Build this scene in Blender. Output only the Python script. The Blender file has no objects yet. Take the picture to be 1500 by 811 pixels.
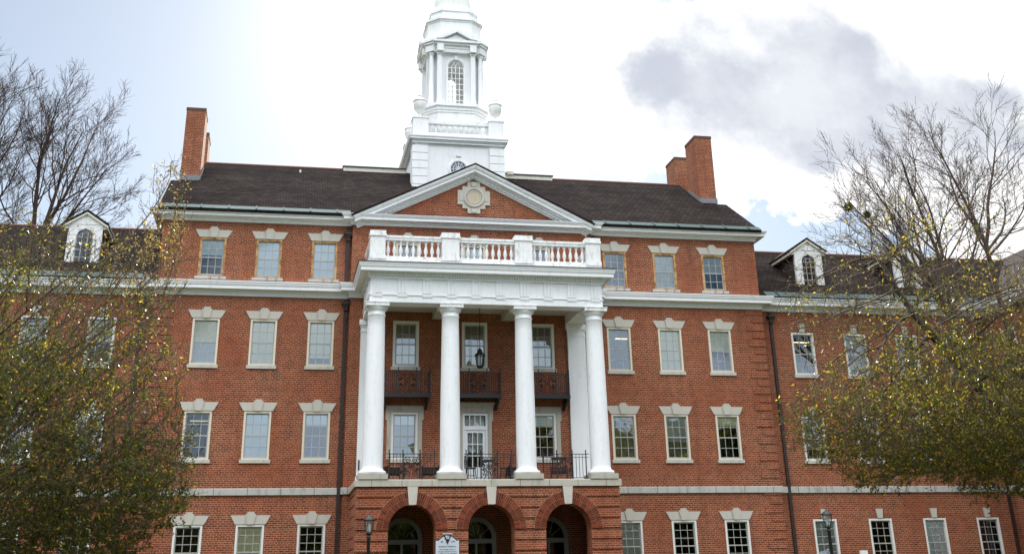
import bpy, bmesh, math, random
import numpy as np
from mathutils import Matrix, Vector
R = math.radians
scene = bpy.context.scene
COL = scene.collection

# ------------------------------------------------------------------ camera
cam_d = bpy.data.cameras.new('camera')
cam = bpy.data.objects.new('camera', cam_d); COL.objects.link(cam)
cr = Vector((0.9806323, -0.1948483, -0.0198592)).normalized()
cb = Vector((-0.185949, -0.8943799, -0.4068263)).normalized()
cu = cb.cross(cr).normalized(); cb = cr.cross(cu)
M = Matrix(((cr.x, cu.x, cb.x, -9.764372), (cr.y, cu.y, cb.y, -58.070623), (cr.z, cu.z, cb.z, 1.7), (0, 0, 0, 1)))
cam.matrix_world = M
cam_d.sensor_width = 36.0; cam_d.lens = 36.0 * 1667.684 / 1500.0
cam_d.shift_y = (123.063 - 405.5) / 1500.0
cam_d.clip_start = 0.1; cam_d.clip_end = 3000
scene.camera = cam

# ------------------------------------------------------------------ sky, sun, exposure
SUN_EL, SUN_AZ = R(27.8), R(8.2)          # azimuth measured from +Y towards +X
world = bpy.data.worlds.new('World'); scene.world = world; world.use_nodes = True
scene.view_settings.view_transform = 'Standard'; scene.view_settings.look = 'None'
scene.view_settings.gamma = 1.0; scene.view_settings.use_curve_mapping = False
scene.view_settings.exposure = 0.80
scene.render.film_transparent = False
SKY_STRENGTH = 0.05


class NT:
    """tiny node-tree helper"""
    def __init__(s, tree):
        s.t = tree; s.n = tree.nodes; s.l = tree.links
    def add(s, typ, **kw):
        nd = s.n.new(typ)
        for k, v in kw.items():
            setattr(nd, k, v)
        return nd
    def put(s, sock, v):
        if isinstance(v, bpy.types.NodeSocket): s.l.new(v, sock)
        elif v is not None: sock.default_value = v
    def m(s, op, a, b=None, c=None, clamp=False):
        nd = s.add('ShaderNodeMath', operation=op, use_clamp=clamp)
        s.put(nd.inputs[0], a); s.put(nd.inputs[1], b)
        if c is not None: s.put(nd.inputs[2], c)
        return nd.outputs[0]
    def mix(s, f, a, b, blend='MIX'):
        nd = s.add('ShaderNodeMix', data_type='RGBA', blend_type=blend)
        s.put(nd.inputs[0], f); s.put(nd.inputs[6], a); s.put(nd.inputs[7], b)
        return nd.outputs[2]
    def smooth(s, x, a, b, lo=0.0, hi=1.0):
        nd = s.add('ShaderNodeMapRange', interpolation_type='SMOOTHSTEP')
        s.put(nd.inputs[0], x); nd.inputs[1].default_value = a; nd.inputs[2].default_value = b
        nd.inputs[3].default_value = lo; nd.inputs[4].default_value = hi
        return nd.outputs[0]
    def lin(s, x, a, b, lo=0.0, hi=1.0):
        nd = s.add('ShaderNodeMapRange')
        s.put(nd.inputs[0], x); nd.inputs[1].default_value = a; nd.inputs[2].default_value = b
        nd.inputs[3].default_value = lo; nd.inputs[4].default_value = hi
        return nd.outputs[0]
    def xyz(s, x, y, z):
        nd = s.add('ShaderNodeCombineXYZ')
        s.put(nd.inputs[0], x); s.put(nd.inputs[1], y); s.put(nd.inputs[2], z)
        return nd.outputs[0]
    def noise(s, vec, scale, detail=4.0, rough=0.5, out=0):
        nd = s.add('ShaderNodeTexNoise')
        s.put(nd.inputs['Vector'], vec); nd.inputs['Scale'].default_value = scale
        nd.inputs['Detail'].default_value = detail; nd.inputs['Roughness'].default_value = rough
        return nd.outputs[out]


def build_world():
    w = NT(world.node_tree); w.n.clear()
    out = w.add('ShaderNodeOutputWorld')
    sky = w.add('ShaderNodeTexSky', sky_type='NISHITA', sun_disc=False)
    sky.sun_elevation = SUN_EL; sky.sun_rotation = SUN_AZ
    sky.air_density = 1.0; sky.dust_density = 0.15; sky.ozone_density = 1.0
    bg1 = w.add('ShaderNodeBackground'); w.l.new(sky.outputs[0], bg1.inputs[0]); bg1.inputs[1].default_value = SKY_STRENGTH
    tc = w.add('ShaderNodeTexCoord')
    nrm = w.add('ShaderNodeVectorMath', operation='NORMALIZE'); w.l.new(tc.outputs['Generated'], nrm.inputs[0])
    sep = w.add('ShaderNodeSeparateXYZ'); w.l.new(nrm.outputs[0], sep.inputs[0])
    x, y, z = sep.outputs
    yc = w.m('MAXIMUM', y, 0.08)
    u = w.m('DIVIDE', x, yc); v = w.m('DIVIDE', z, yc)
    p = w.xyz(u, v, 0.0)
    # domain warp so that the cloud edges billow
    wn = w.add('ShaderNodeTexNoise'); w.put(wn.inputs['Vector'], p); wn.inputs['Scale'].default_value = 9; wn.inputs['Detail'].default_value = 6; wn.inputs['Roughness'].default_value = 0.62
    ws = w.add('ShaderNodeSeparateColor'); w.l.new(wn.outputs['Color'], ws.inputs[0])
    u2 = w.m('ADD', u, w.m('MULTIPLY', w.m('SUBTRACT', ws.outputs[0], 0.5), 0.075))
    v2 = w.m('ADD', v, w.m('MULTIPLY', w.m('SUBTRACT', ws.outputs[1], 0.5), 0.075))
    def field(lobes):
        L = None
        for (u0, v0, a, b) in lobes:
            e = w.m('SQRT', w.m('ADD', w.m('POWER', w.m('DIVIDE', w.m('SUBTRACT', u2, u0), a), 2.0),
                                w.m('POWER', w.m('DIVIDE', w.m('SUBTRACT', v2, v0), b), 2.0)))
            s_ = w.m('SUBTRACT', 1.0, e)
            if L is None: L = s_
            else:
                nd = w.add('ShaderNodeMath', operation='SMOOTH_MAX'); w.put(nd.inputs[0], L); w.put(nd.inputs[1], s_); nd.inputs[2].default_value = 0.25
                L = nd.outputs[0]
        return L
    main = field(CLOUD_BODY)
    fine = w.noise(p, 22, 8, 0.62)
    dens = w.m('ADD', main, w.m('MULTIPLY', w.m('SUBTRACT', fine, 0.5), 1.15))
    a_front = w.smooth(dens, 0.0, 0.14)
    core = w.m('ADD', field(CLOUD_CORE), w.m('MULTIPLY', w.m('SUBTRACT', w.noise(p, 10, 8, 0.62), 0.5), 1.55))
    t_core = w.smooth(core, -0.02, 0.66)
    ctone = w.mix(w.smooth(w.noise(p, 7, 6, 0.6), 0.34, 0.66), (0.365, 0.39, 0.445, 1), (0.50, 0.515, 0.55, 1))
    ccol = w.mix(t_core, (0.72, 0.72, 0.72, 1), ctone)
    # broken cloud over the rest of the sky (seen in the window panes), brightened overhead to light the facade
    n2 = w.noise(nrm.outputs[0], 3.2, 7, 0.58)
    a_rest = w.m('MULTIPLY', w.smooth(w.m('SUBTRACT', n2, w.m('MULTIPLY', w.smooth(w.m('ABSOLUTE', w.m('SUBTRACT', z, 0.27)), 0.12, 0.04), 0.085)), 0.42, 0.53), w.m('MAXIMUM', w.smooth(y, -0.15, 0.08, 1.0, 0.0), w.smooth(z, 0.64, 0.76)))
    front = w.smooth(y, 0.12, 0.3)
    alpha = w.m('MAXIMUM', w.m('MULTIPLY', a_front, front), a_rest)
    high = w.smooth(z, 0.28, 0.68, 0.0, 1.0)
    rest = w.mix(high, (0.72, 0.86, 1.05, 1), (3.55, 3.6, 3.66, 1))
    col = w.mix(a_rest, ccol, rest)
    bg2 = w.add('ShaderNodeBackground'); w.l.new(col, bg2.inputs[0]); bg2.inputs[1].default_value = 1.0
    dt = w.add('ShaderNodeVectorMath', operation='DOT_PRODUCT'); w.l.new(nrm.outputs[0], dt.inputs[0]); dt.inputs[1].default_value = (math.sin(SUN_AZ) * math.cos(SUN_EL), math.cos(SUN_AZ) * math.cos(SUN_EL), math.sin(SUN_EL))
    ang = w.m('ARCCOSINE', w.m('MINIMUM', dt.outputs['Value'], 0.99999))
    halo = w.m('ADD', w.m('MULTIPLY', w.m('EXPONENT', w.m('MULTIPLY', ang, -1.6)), 0.33), w.m('MULTIPLY', w.m('EXPONENT', w.m('MULTIPLY', ang, -20.0)), 2.4))
    bg3 = w.add('ShaderNodeBackground'); bg3.inputs[0].default_value = (1.0, 0.985, 0.95, 1); w.l.new(halo, bg3.inputs[1])
    addh = w.add('ShaderNodeAddShader'); w.l.new(bg1.outputs[0], addh.inputs[0]); w.l.new(bg3.outputs[0], addh.inputs[1])
    mx = w.add('ShaderNodeMixShader'); w.l.new(alpha, mx.inputs[0]); w.l.new(addh.outputs[0], mx.inputs[1]); w.l.new(bg2.outputs[0], mx.inputs[2])
    w.l.new(mx.outputs[0], out.inputs[0])


CLOUD_BODY = [(0.325, 0.475, 0.075, 0.085), (0.41, 0.47, 0.12, 0.105), (0.52, 0.49, 0.15, 0.12), (0.64, 0.54, 0.16, 0.11), (0.52, 0.56, 0.10, 0.05),
              (0.80, 0.55, 0.18, 0.12), (0.70, 0.46, 0.19, 0.13), (0.315, 0.42, 0.07, 0.055), (0.55, 0.39, 0.17, 0.07), (0.75, 0.37, 0.19, 0.12), (0.90, 0.45, 0.15, 0.2)]
CLOUD_CORE = [(0.375, 0.474, 0.06, 0.055), (0.44, 0.465, 0.115, 0.095), (0.53, 0.468, 0.16, 0.115), (0.60, 0.45, 0.15, 0.09), (0.67, 0.43, 0.12, 0.075), (0.54, 0.40, 0.10, 0.045), (0.57, 0.515, 0.09, 0.05), (0.72, 0.465, 0.10, 0.05), (0.76, 0.42, 0.07, 0.04)]
build_world()
sun_d = bpy.data.lights.new('sun', 'SUN'); sun = bpy.data.objects.new('sun', sun_d); COL.objects.link(sun)
sun_d.energy = 4.2; sun_d.angle = R(0.5); sun_d.color = (1.0, 0.93, 0.82)
sdir = Vector((math.sin(SUN_AZ) * math.cos(SUN_EL), math.cos(SUN_AZ) * math.cos(SUN_EL), math.sin(SUN_EL)))
sun.rotation_euler = sdir.to_track_quat('Z', 'Y').to_euler()
sun.location = (20, 60, 60)
scene.cycles.max_bounces = 6; scene.cycles.transparent_max_bounces = 10
scene.cycles.use_denoising = True
try: scene.cycles.denoiser = 'OPENIMAGEDENOISE'
except Exception: pass


# ------------------------------------------------------------------ materials
def mat(name):
    m_ = bpy.data.materials.new(name); m_.use_nodes = True
    t = NT(m_.node_tree); t.n.clear()
    out = t.add('ShaderNodeOutputMaterial')
    return m_, t, out


def principled(t, out, col, rough=0.6, metal=0.0, spec=0.4, bump=None, bump_s=0.3, bump_d=0.02):
    b = t.add('ShaderNodeBsdfPrincipled')
    t.put(b.inputs['Base Color'], col); t.put(b.inputs['Roughness'], rough); t.put(b.inputs['Metallic'], metal)
    t.put(b.inputs['Specular IOR Level'], spec)
    if bump is not None:
        bp = t.add('ShaderNodeBump'); t.put(bp.inputs['Height'], bump); bp.inputs['Strength'].default_value = bump_s; bp.inputs['Distance'].default_value = bump_d
        t.l.new(bp.outputs[0], b.inputs['Normal'])
    t.l.new(b.outputs[0], out.inputs[0])
    return b


def ocoord(t):
    tc = t.add('ShaderNodeTexCoord'); return tc.outputs['Object']


def wall_coord(t, pos):
    """(across, up) coordinates on any upright face"""
    g = t.add('ShaderNodeNewGeometry')
    sn = t.add('ShaderNodeSeparateXYZ'); t.l.new(g.outputs['Normal'], sn.inputs[0])
    sp = t.add('ShaderNodeSeparateXYZ'); t.l.new(pos, sp.inputs[0])
    side = t.m('GREATER_THAN', t.m('ABSOLUTE', sn.outputs[0]), t.m('ABSOLUTE', sn.outputs[1]))
    a = t.m('ADD', t.m('MULTIPLY', sp.outputs[0], t.m('SUBTRACT', 1.0, side)), t.m('MULTIPLY', sp.outputs[1], side))
    return a, sp.outputs[2]


def brick_mat(name, c1, c2, mortar, row=0.094, width=0.26, dark=0.75):
    m_, t, out = mat(name)
    pos = ocoord(t); a, z = wall_coord(t, pos)
    v = t.xyz(a, z, 0.0)
    b = t.add('ShaderNodeTexBrick', offset=0.5, squash=0.5, squash_frequency=6)
    t.l.new(v, b.inputs['Vector']); b.inputs['Scale'].default_value = 1.0
    b.inputs['Brick Width'].default_value = width; b.inputs['Row Height'].default_value = row
    b.inputs['Mortar Size'].default_value = 0.0125; b.inputs['Mortar Smooth'].default_value = 0.2; b.inputs['Bias'].default_value = -0.15
    b.inputs['Color1'].default_value = (*c1, 1); b.inputs['Color2'].default_value = (*c2, 1); b.inputs['Mortar'].default_value = (*mortar, 1)
    big = t.noise(pos, 0.35, 4, 0.6)
    spots = t.noise(pos, 2.6, 4, 0.65)
    # per-brick dark headers
    cell = t.add('ShaderNodeTexWhiteNoise', noise_dimensions='2D')
    t.l.new(t.xyz(t.m('FLOOR', t.m('DIVIDE', a, width * 0.5)), t.m('FLOOR', t.m('DIVIDE', z, row)), 0.0), cell.inputs[0])
    hd = t.m('GREATER_THAN', cell.outputs[0], 0.86)
    col = t.mix(t.m('MULTIPLY', hd, t.m('MULTIPLY', t.m('SUBTRACT', 1.0, b.outputs['Fac']), 0.55)), b.outputs['Color'], (0.06, 0.035, 0.032, 1))
    col = t.mix(t.lin(big, 0.32, 0.68, 0.0, 0.55), col, (c1[0] * dark, c1[1] * dark * .9, c1[2] * dark * .9, 1))
    streak = t.smooth(t.noise(t.xyz(t.m('MULTIPLY', a, 1.6), 0.0, t.m('MULTIPLY', z, 0.12)), 1.0, 6, 0.65), 0.5, 0.72)
    col = t.mix(t.m('MULTIPLY', streak, 0.35), col, (0.07, 0.035, 0.026, 1))
    pale = t.smooth(t.noise(pos, 0.8, 6, 0.7), 0.56, 0.72); col = t.mix(t.m('MULTIPLY', pale, 0.22), col, (0.42, 0.22, 0.14, 1))
    hs = t.add('ShaderNodeHueSaturation'); t.put(hs.inputs['Value'], t.lin(spots, 0.25, 0.75, 0.82, 1.18)); t.put(hs.inputs['Color'], col)
    principled(t, out, hs.outputs[0], 0.9, spec=0.25, bump=b.outputs['Fac'], bump_s=-0.35, bump_d=0.012)
    return m_


def paint_mat(name, col, rough=0.5, stain=(0.35, 0.31, 0.25), amount=0.3, scale=1.6, streak=True, spec=0.35):
    m_, t, out = mat(name)
    pos = ocoord(t)
    sp = t.add('ShaderNodeSeparateXYZ'); t.l.new(pos, sp.inputs[0])
    sv = t.xyz(t.m('MULTIPLY', sp.outputs[0], 3.0), t.m('MULTIPLY', sp.outputs[1], 3.0), t.m('MULTIPLY', sp.outputs[2], 0.5 if streak else 3.0))
    n = t.noise(sv, scale, 6, 0.65); n2 = t.noise(pos, 6.0, 5, 0.7)
    f = t.m('MULTIPLY', t.smooth(t.m('ADD', t.m('MULTIPLY', n, 0.6), t.m('MULTIPLY', n2, 0.4)), 0.48, 0.72), amount)
    c = t.mix(f, (*col, 1), (*stain, 1))
    principled(t, out, c, rough, spec=spec, bump=n2, bump_s=0.06)
    return m_


def tile_mat(name):
    m_, t, out = mat(name)
    pos = ocoord(t); sp = t.add('ShaderNodeSeparateXYZ'); t.l.new(pos, sp.inputs[0])
    g = t.add('ShaderNodeNewGeometry'); sn = t.add('ShaderNodeSeparateXYZ'); t.l.new(g.outputs['Normal'], sn.inputs[0])
    side = t.m('GREATER_THAN', t.m('ABSOLUTE', sn.outputs[0]), t.m('ABSOLUTE', sn.outputs[1]))
    a = t.m('ADD', t.m('MULTIPLY', sp.outputs[0], t.m('SUBTRACT', 1.0, side)), t.m('MULTIPLY', sp.outputs[1], side))
    b = t.add('ShaderNodeTexBrick', offset=0.5)
    t.l.new(t.xyz(a, sp.outputs[2], 0.0), b.inputs['Vector']); b.inputs['Scale'].default_value = 1.0
    b.inputs['Brick Width'].default_value = 0.3; b.inputs['Row Height'].default_value = 0.165
    b.inputs['Mortar Size'].default_value = 0.022; b.inputs['Mortar Smooth'].default_value = 0.3; b.inputs['Bias'].default_value = 0.0
    b.inputs['Color1'].default_value = (0.037, 0.028, 0.025, 1); b.inputs['Color2'].default_value = (0.021, 0.016, 0.015, 1); b.inputs['Mortar'].default_value = (0.010, 0.008, 0.007, 1)
    n = t.noise(pos, 0.5, 5, 0.6)
    rw = t.add('ShaderNodeTexWhiteNoise', noise_dimensions='1D'); t.l.new(t.m('FLOOR', t.m('DIVIDE', sp.outputs[2], 0.165)), rw.inputs['W'])
    hs = t.add('ShaderNodeHueSaturation'); t.put(hs.inputs['Value'], t.m('ADD', t.lin(n, 0.3, 0.7, 0.6, 1.2), t.lin(rw.outputs[0], 0, 1, -0.12, 0.2))); t.put(hs.inputs['Color'], b.outputs['Color'])
    principled(t, out, hs.outputs[0], 0.9, spec=0.04, bump=b.outputs['Fac'], bump_s=-0.5, bump_d=0.03)
    return m_


def stone_mat(name, col=(0.44, 0.41, 0.35), stain=(0.13, 0.125, 0.11), amount=0.6, joints=0.0):
    m_, t, out = mat(name)
    pos = ocoord(t); sp = t.add('ShaderNodeSeparateXYZ'); t.l.new(pos, sp.inputs[0])
    sv = t.xyz(t.m('MULTIPLY', sp.outputs[0], 2.2), t.m('MULTIPLY', sp.outputs[1], 2.2), t.m('MULTIPLY', sp.outputs[2], 0.45))
    n = t.noise(sv, 1.5, 7, 0.7); n2 = t.noise(pos, 11, 4, 0.6)
    f = t.m('MULTIPLY', t.smooth(n, 0.47, 0.78), amount)
    c = t.mix(f, (*col, 1), (*stain, 1))
    c = t.mix(t.m('MULTIPLY', n2, 0.25), c, (col[0] * .7, col[1] * .68, col[2] * .62, 1))
    if joints:
        fr = t.m('FRACT', t.m('DIVIDE', sp.outputs[0], joints))
        c = t.mix(t.m('LESS_THAN', fr, 0.018), c, (0.12, 0.11, 0.1, 1))
    principled(t, out, c, 0.85, spec=0.25, bump=n2, bump_s=0.12)
    return m_


def plain_mat(name, col, rough=0.5, metal=0.0, var=0.2, scale=4.0, spec=0.4):
    m_, t, out = mat(name)
    n = t.noise(ocoord(t), scale, 5, 0.6)
    c = t.mix(t.m('MULTIPLY', n, var * 2), (*col, 1), tuple(x * 0.55 for x in col) + (1,))
    principled(t, out, c, rough, metal, spec, bump=n, bump_s=0.05)
    return m_


def peel_mat(name, base, wood, amount):
    """old paint worn through to bare brown wood"""
    m_, t, out = mat(name)
    pos = ocoord(t)
    oi = t.add('ShaderNodeObjectInfo')
    v = t.add('ShaderNodeVectorMath', operation='ADD'); t.l.new(pos, v.inputs[0])
    t.l.new(t.xyz(t.m('MULTIPLY', oi.outputs['Random'], 37.0), 0.0, 0.0), v.inputs[1])
    sp = t.add('ShaderNodeSeparateXYZ'); t.l.new(pos, sp.inputs[0])
    n = t.noise(v.outputs[0], 3.0, 7, 0.7); n2 = t.noise(v.outputs[0], 14.0, 4, 0.7)
    f = t.smooth(t.m('ADD', t.m('ADD', t.m('MULTIPLY', n, 0.7), t.m('MULTIPLY', n2, 0.3)), amount - 0.5), 0.42, 0.6)
    c = t.mix(f, (*base, 1), t.mix(n2, (*wood, 1), tuple(x * 0.5 for x in wood) + (1,)))
    principled(t, out, c, 0.75, spec=0.25, bump=n2, bump_s=0.1)
    return m_


def glass_mat(name, tint=(0.95, 0.97, 0.96), refl=0.05):
    m_, t, out = mat(name)
    pos = ocoord(t); oi = t.add('ShaderNodeObjectInfo')
    v = t.add('ShaderNodeVectorMath', operation='ADD'); t.l.new(pos, v.inputs[0])
    t.l.new(t.xyz(t.m('MULTIPLY', oi.outputs['Random'], 53.0), t.m('MULTIPLY', oi.outputs['Random'], 17.0), 0.0), v.inputs[1])
    bp = t.add('ShaderNodeBump'); t.put(bp.inputs['Height'], t.noise(v.outputs[0], 1.1, 2, 0.5)); bp.inputs['Strength'].default_value = 0.12; bp.inputs['Distance'].default_value = 0.02
    fr = t.add('ShaderNodeFresnel'); fr.inputs['IOR'].default_value = 1.6
    f = t.m('ADD', fr.outputs[0], refl, clamp=True)
    tr = t.add('ShaderNodeBsdfTransparent'); tr.inputs[0].default_value = (*tint, 1)
    gl = t.add('ShaderNodeBsdfGlossy'); gl.inputs['Roughness'].default_value = 0.015; gl.inputs[0].default_value = (0.92, 0.96, 1.0, 1)
    t.l.new(bp.outputs[0], gl.inputs['Normal'])
    mx = t.add('ShaderNodeMixShader'); t.l.new(f, mx.inputs[0]); t.l.new(tr.outputs[0], mx.inputs[1]); t.l.new(gl.outputs[0], mx.inputs[2])
    t.l.new(mx.outputs[0], out.inputs[0])
    return m_


def blind_mat(name, col, fold=0.0):
    m_, t, out = mat(name)
    pos = ocoord(t); oi = t.add('ShaderNodeObjectInfo')
    v = t.add('ShaderNodeVectorMath', operation='ADD'); t.l.new(pos, v.inputs[0])
    t.l.new(t.xyz(t.m('MULTIPLY', oi.outputs['Random'], 31.0), 0.0, 0.0), v.inputs[1])
    n = t.noise(v.outputs[0], 2.0, 4, 0.6)
    c = t.mix(t.lin(n, 0.3, 0.7, 0.0, 0.4), (*col, 1), tuple(x * 0.72 for x in col) + (1,))
    principled(t, out, c, 0.9, spec=0.1)
    return m_


def emit_mat(name, col, s):
    m_, t, out = mat(name)
    e = t.add('ShaderNodeEmission'); e.inputs[0].default_value = (*col, 1); e.inputs[1].default_value = s
    t.l.new(e.outputs[0], out.inputs[0]); return m_


def leaf_mat(name, col, trans, tf=0.5, rough=0.45):
    m_, t, out = mat(name)
    oi = t.add('ShaderNodeNewGeometry')
    c = t.mix(oi.outputs['Random Per Island'], (*col, 1), tuple(x * 0.55 for x in col) + (1,))
    b = t.add('ShaderNodeBsdfPrincipled'); t.put(b.inputs['Base Color'], c); b.inputs['Roughness'].default_value = rough; b.inputs['Specular IOR Level'].default_value = 0.28
    tr = t.add('ShaderNodeBsdfTranslucent'); tr.inputs[0].default_value = (*trans, 1)
    mx = t.add('ShaderNodeMixShader'); mx.inputs[0].default_value = tf
    t.l.new(b.outputs[0], mx.inputs[1]); t.l.new(tr.outputs[0], mx.inputs[2]); t.l.new(mx.outputs[0], out.inputs[0])
    return m_


BRICK = brick_mat('red_brick', (0.285, 0.064, 0.021), (0.098, 0.021, 0.011), (0.43, 0.27, 0.175))
def island_brick(name, c):
    m_, t, out = mat(name); g = t.add('ShaderNodeNewGeometry'); n = t.noise(ocoord(t), 9, 4, .6)
    hs = t.add('ShaderNodeHueSaturation'); t.put(hs.inputs['Color'], (*c, 1)); t.put(hs.inputs['Value'], t.m('ADD', t.lin(g.outputs['Random Per Island'], 0, 1, .4, 1.15), t.lin(n, .3, .7, -.15, .15)))
    principled(t, out, hs.outputs[0], .9, spec=.2); return m_
BRICK_ARCH = island_brick('arch_brick', (0.20, 0.042, 0.017))
MORTAR = plain_mat('lime_mortar', (0.34, 0.25, 0.18), 0.95, var=0.2)
WHITE = paint_mat('white_paint', (0.80, 0.81, 0.82), amount=0.27)
WHITE_WORN = paint_mat('worn_white_paint', (0.78, 0.78, 0.77), amount=0.75, stain=(0.30, 0.28, 0.25), scale=2.4)
CREAM = paint_mat('cream_trim', (0.70, 0.66, 0.56), amount=0.3, stain=(0.36, 0.31, 0.22))
STONE = stone_mat('limestone')
STONE_LINTEL = stone_mat('pale_limestone', (0.52, 0.49, 0.43), amount=0.35)
STONE_BAND = stone_mat('stained_limestone', (0.46, 0.45, 0.42), stain=(0.06, 0.06, 0.055), amount=0.85, joints=1.55)
TILE = tile_mat('brown_roof_tile')
TILE_RIDGE = plain_mat('red_ridge_tile', (0.17, 0.07, 0.045), 0.7, var=0.4, scale=3)
COPPER = plain_mat('green_copper', (0.034, 0.075, 0.068), 0.55, var=0.6, scale=2.5)
LEAD = plain_mat('dark_flashing', (0.055, 0.045, 0.042), 0.6, var=0.3)
GREY_LEAD = plain_mat('grey_flashing', (0.22, 0.23, 0.24), 0.55, var=0.5, scale=6)
IRON = plain_mat('black_iron', (0.012, 0.012, 0.013), 0.5, var=0.2, spec=0.5)
BRONZE = plain_mat('brown_downspout_metal', (0.035, 0.022, 0.018), 0.5, var=0.4, scale=2)
WOOD_TAN = peel_mat('peeling_tan_wood', (0.56, 0.36, 0.16), (0.36, 0.15, 0.04), 0.5)
FRAME_CREAM = peel_mat('peeling_cream_frame', (0.66, 0.60, 0.48), (0.30, 0.17, 0.08), 0.36)
FRAME_WHITE = peel_mat('white_frame', (0.72, 0.71, 0.67), (0.45, 0.38, 0.28), 0.25)
SASH_MAT = plain_mat('grey_white_sash', (0.44, 0.43, 0.40), 0.6, var=0.25)
GLASS = glass_mat('window_glass')
GLASS_DARK = glass_mat('dark_window_glass', tint=(0.5, 0.55, 0.55), refl=0.02)
BL_CREAM = blind_mat('cream_blind', (0.90, 0.80, 0.52)); BL_WHITE = blind_mat('white_blind', (0.84, 0.87, 0.88))
BL_GREY = blind_mat('grey_blind', (0.50, 0.51, 0.47)); BL_OLIVE = blind_mat('olive_blind', (0.22, 0.20, 0.12))
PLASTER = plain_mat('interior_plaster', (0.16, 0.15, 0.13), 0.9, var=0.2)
CEIL = paint_mat('porch_ceiling_paint', (0.60, 0.57, 0.50), amount=0.3)
CEIL_SHADED = plain_mat('shade_darkened_ceiling', (0.06, 0.05, 0.042), 0.8)  # arcade ceiling colour darkened to paint in the shade behind the arches
LIT = emit_mat('lit_tube', (1.0, 0.74, 0.36), 1.7)


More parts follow.
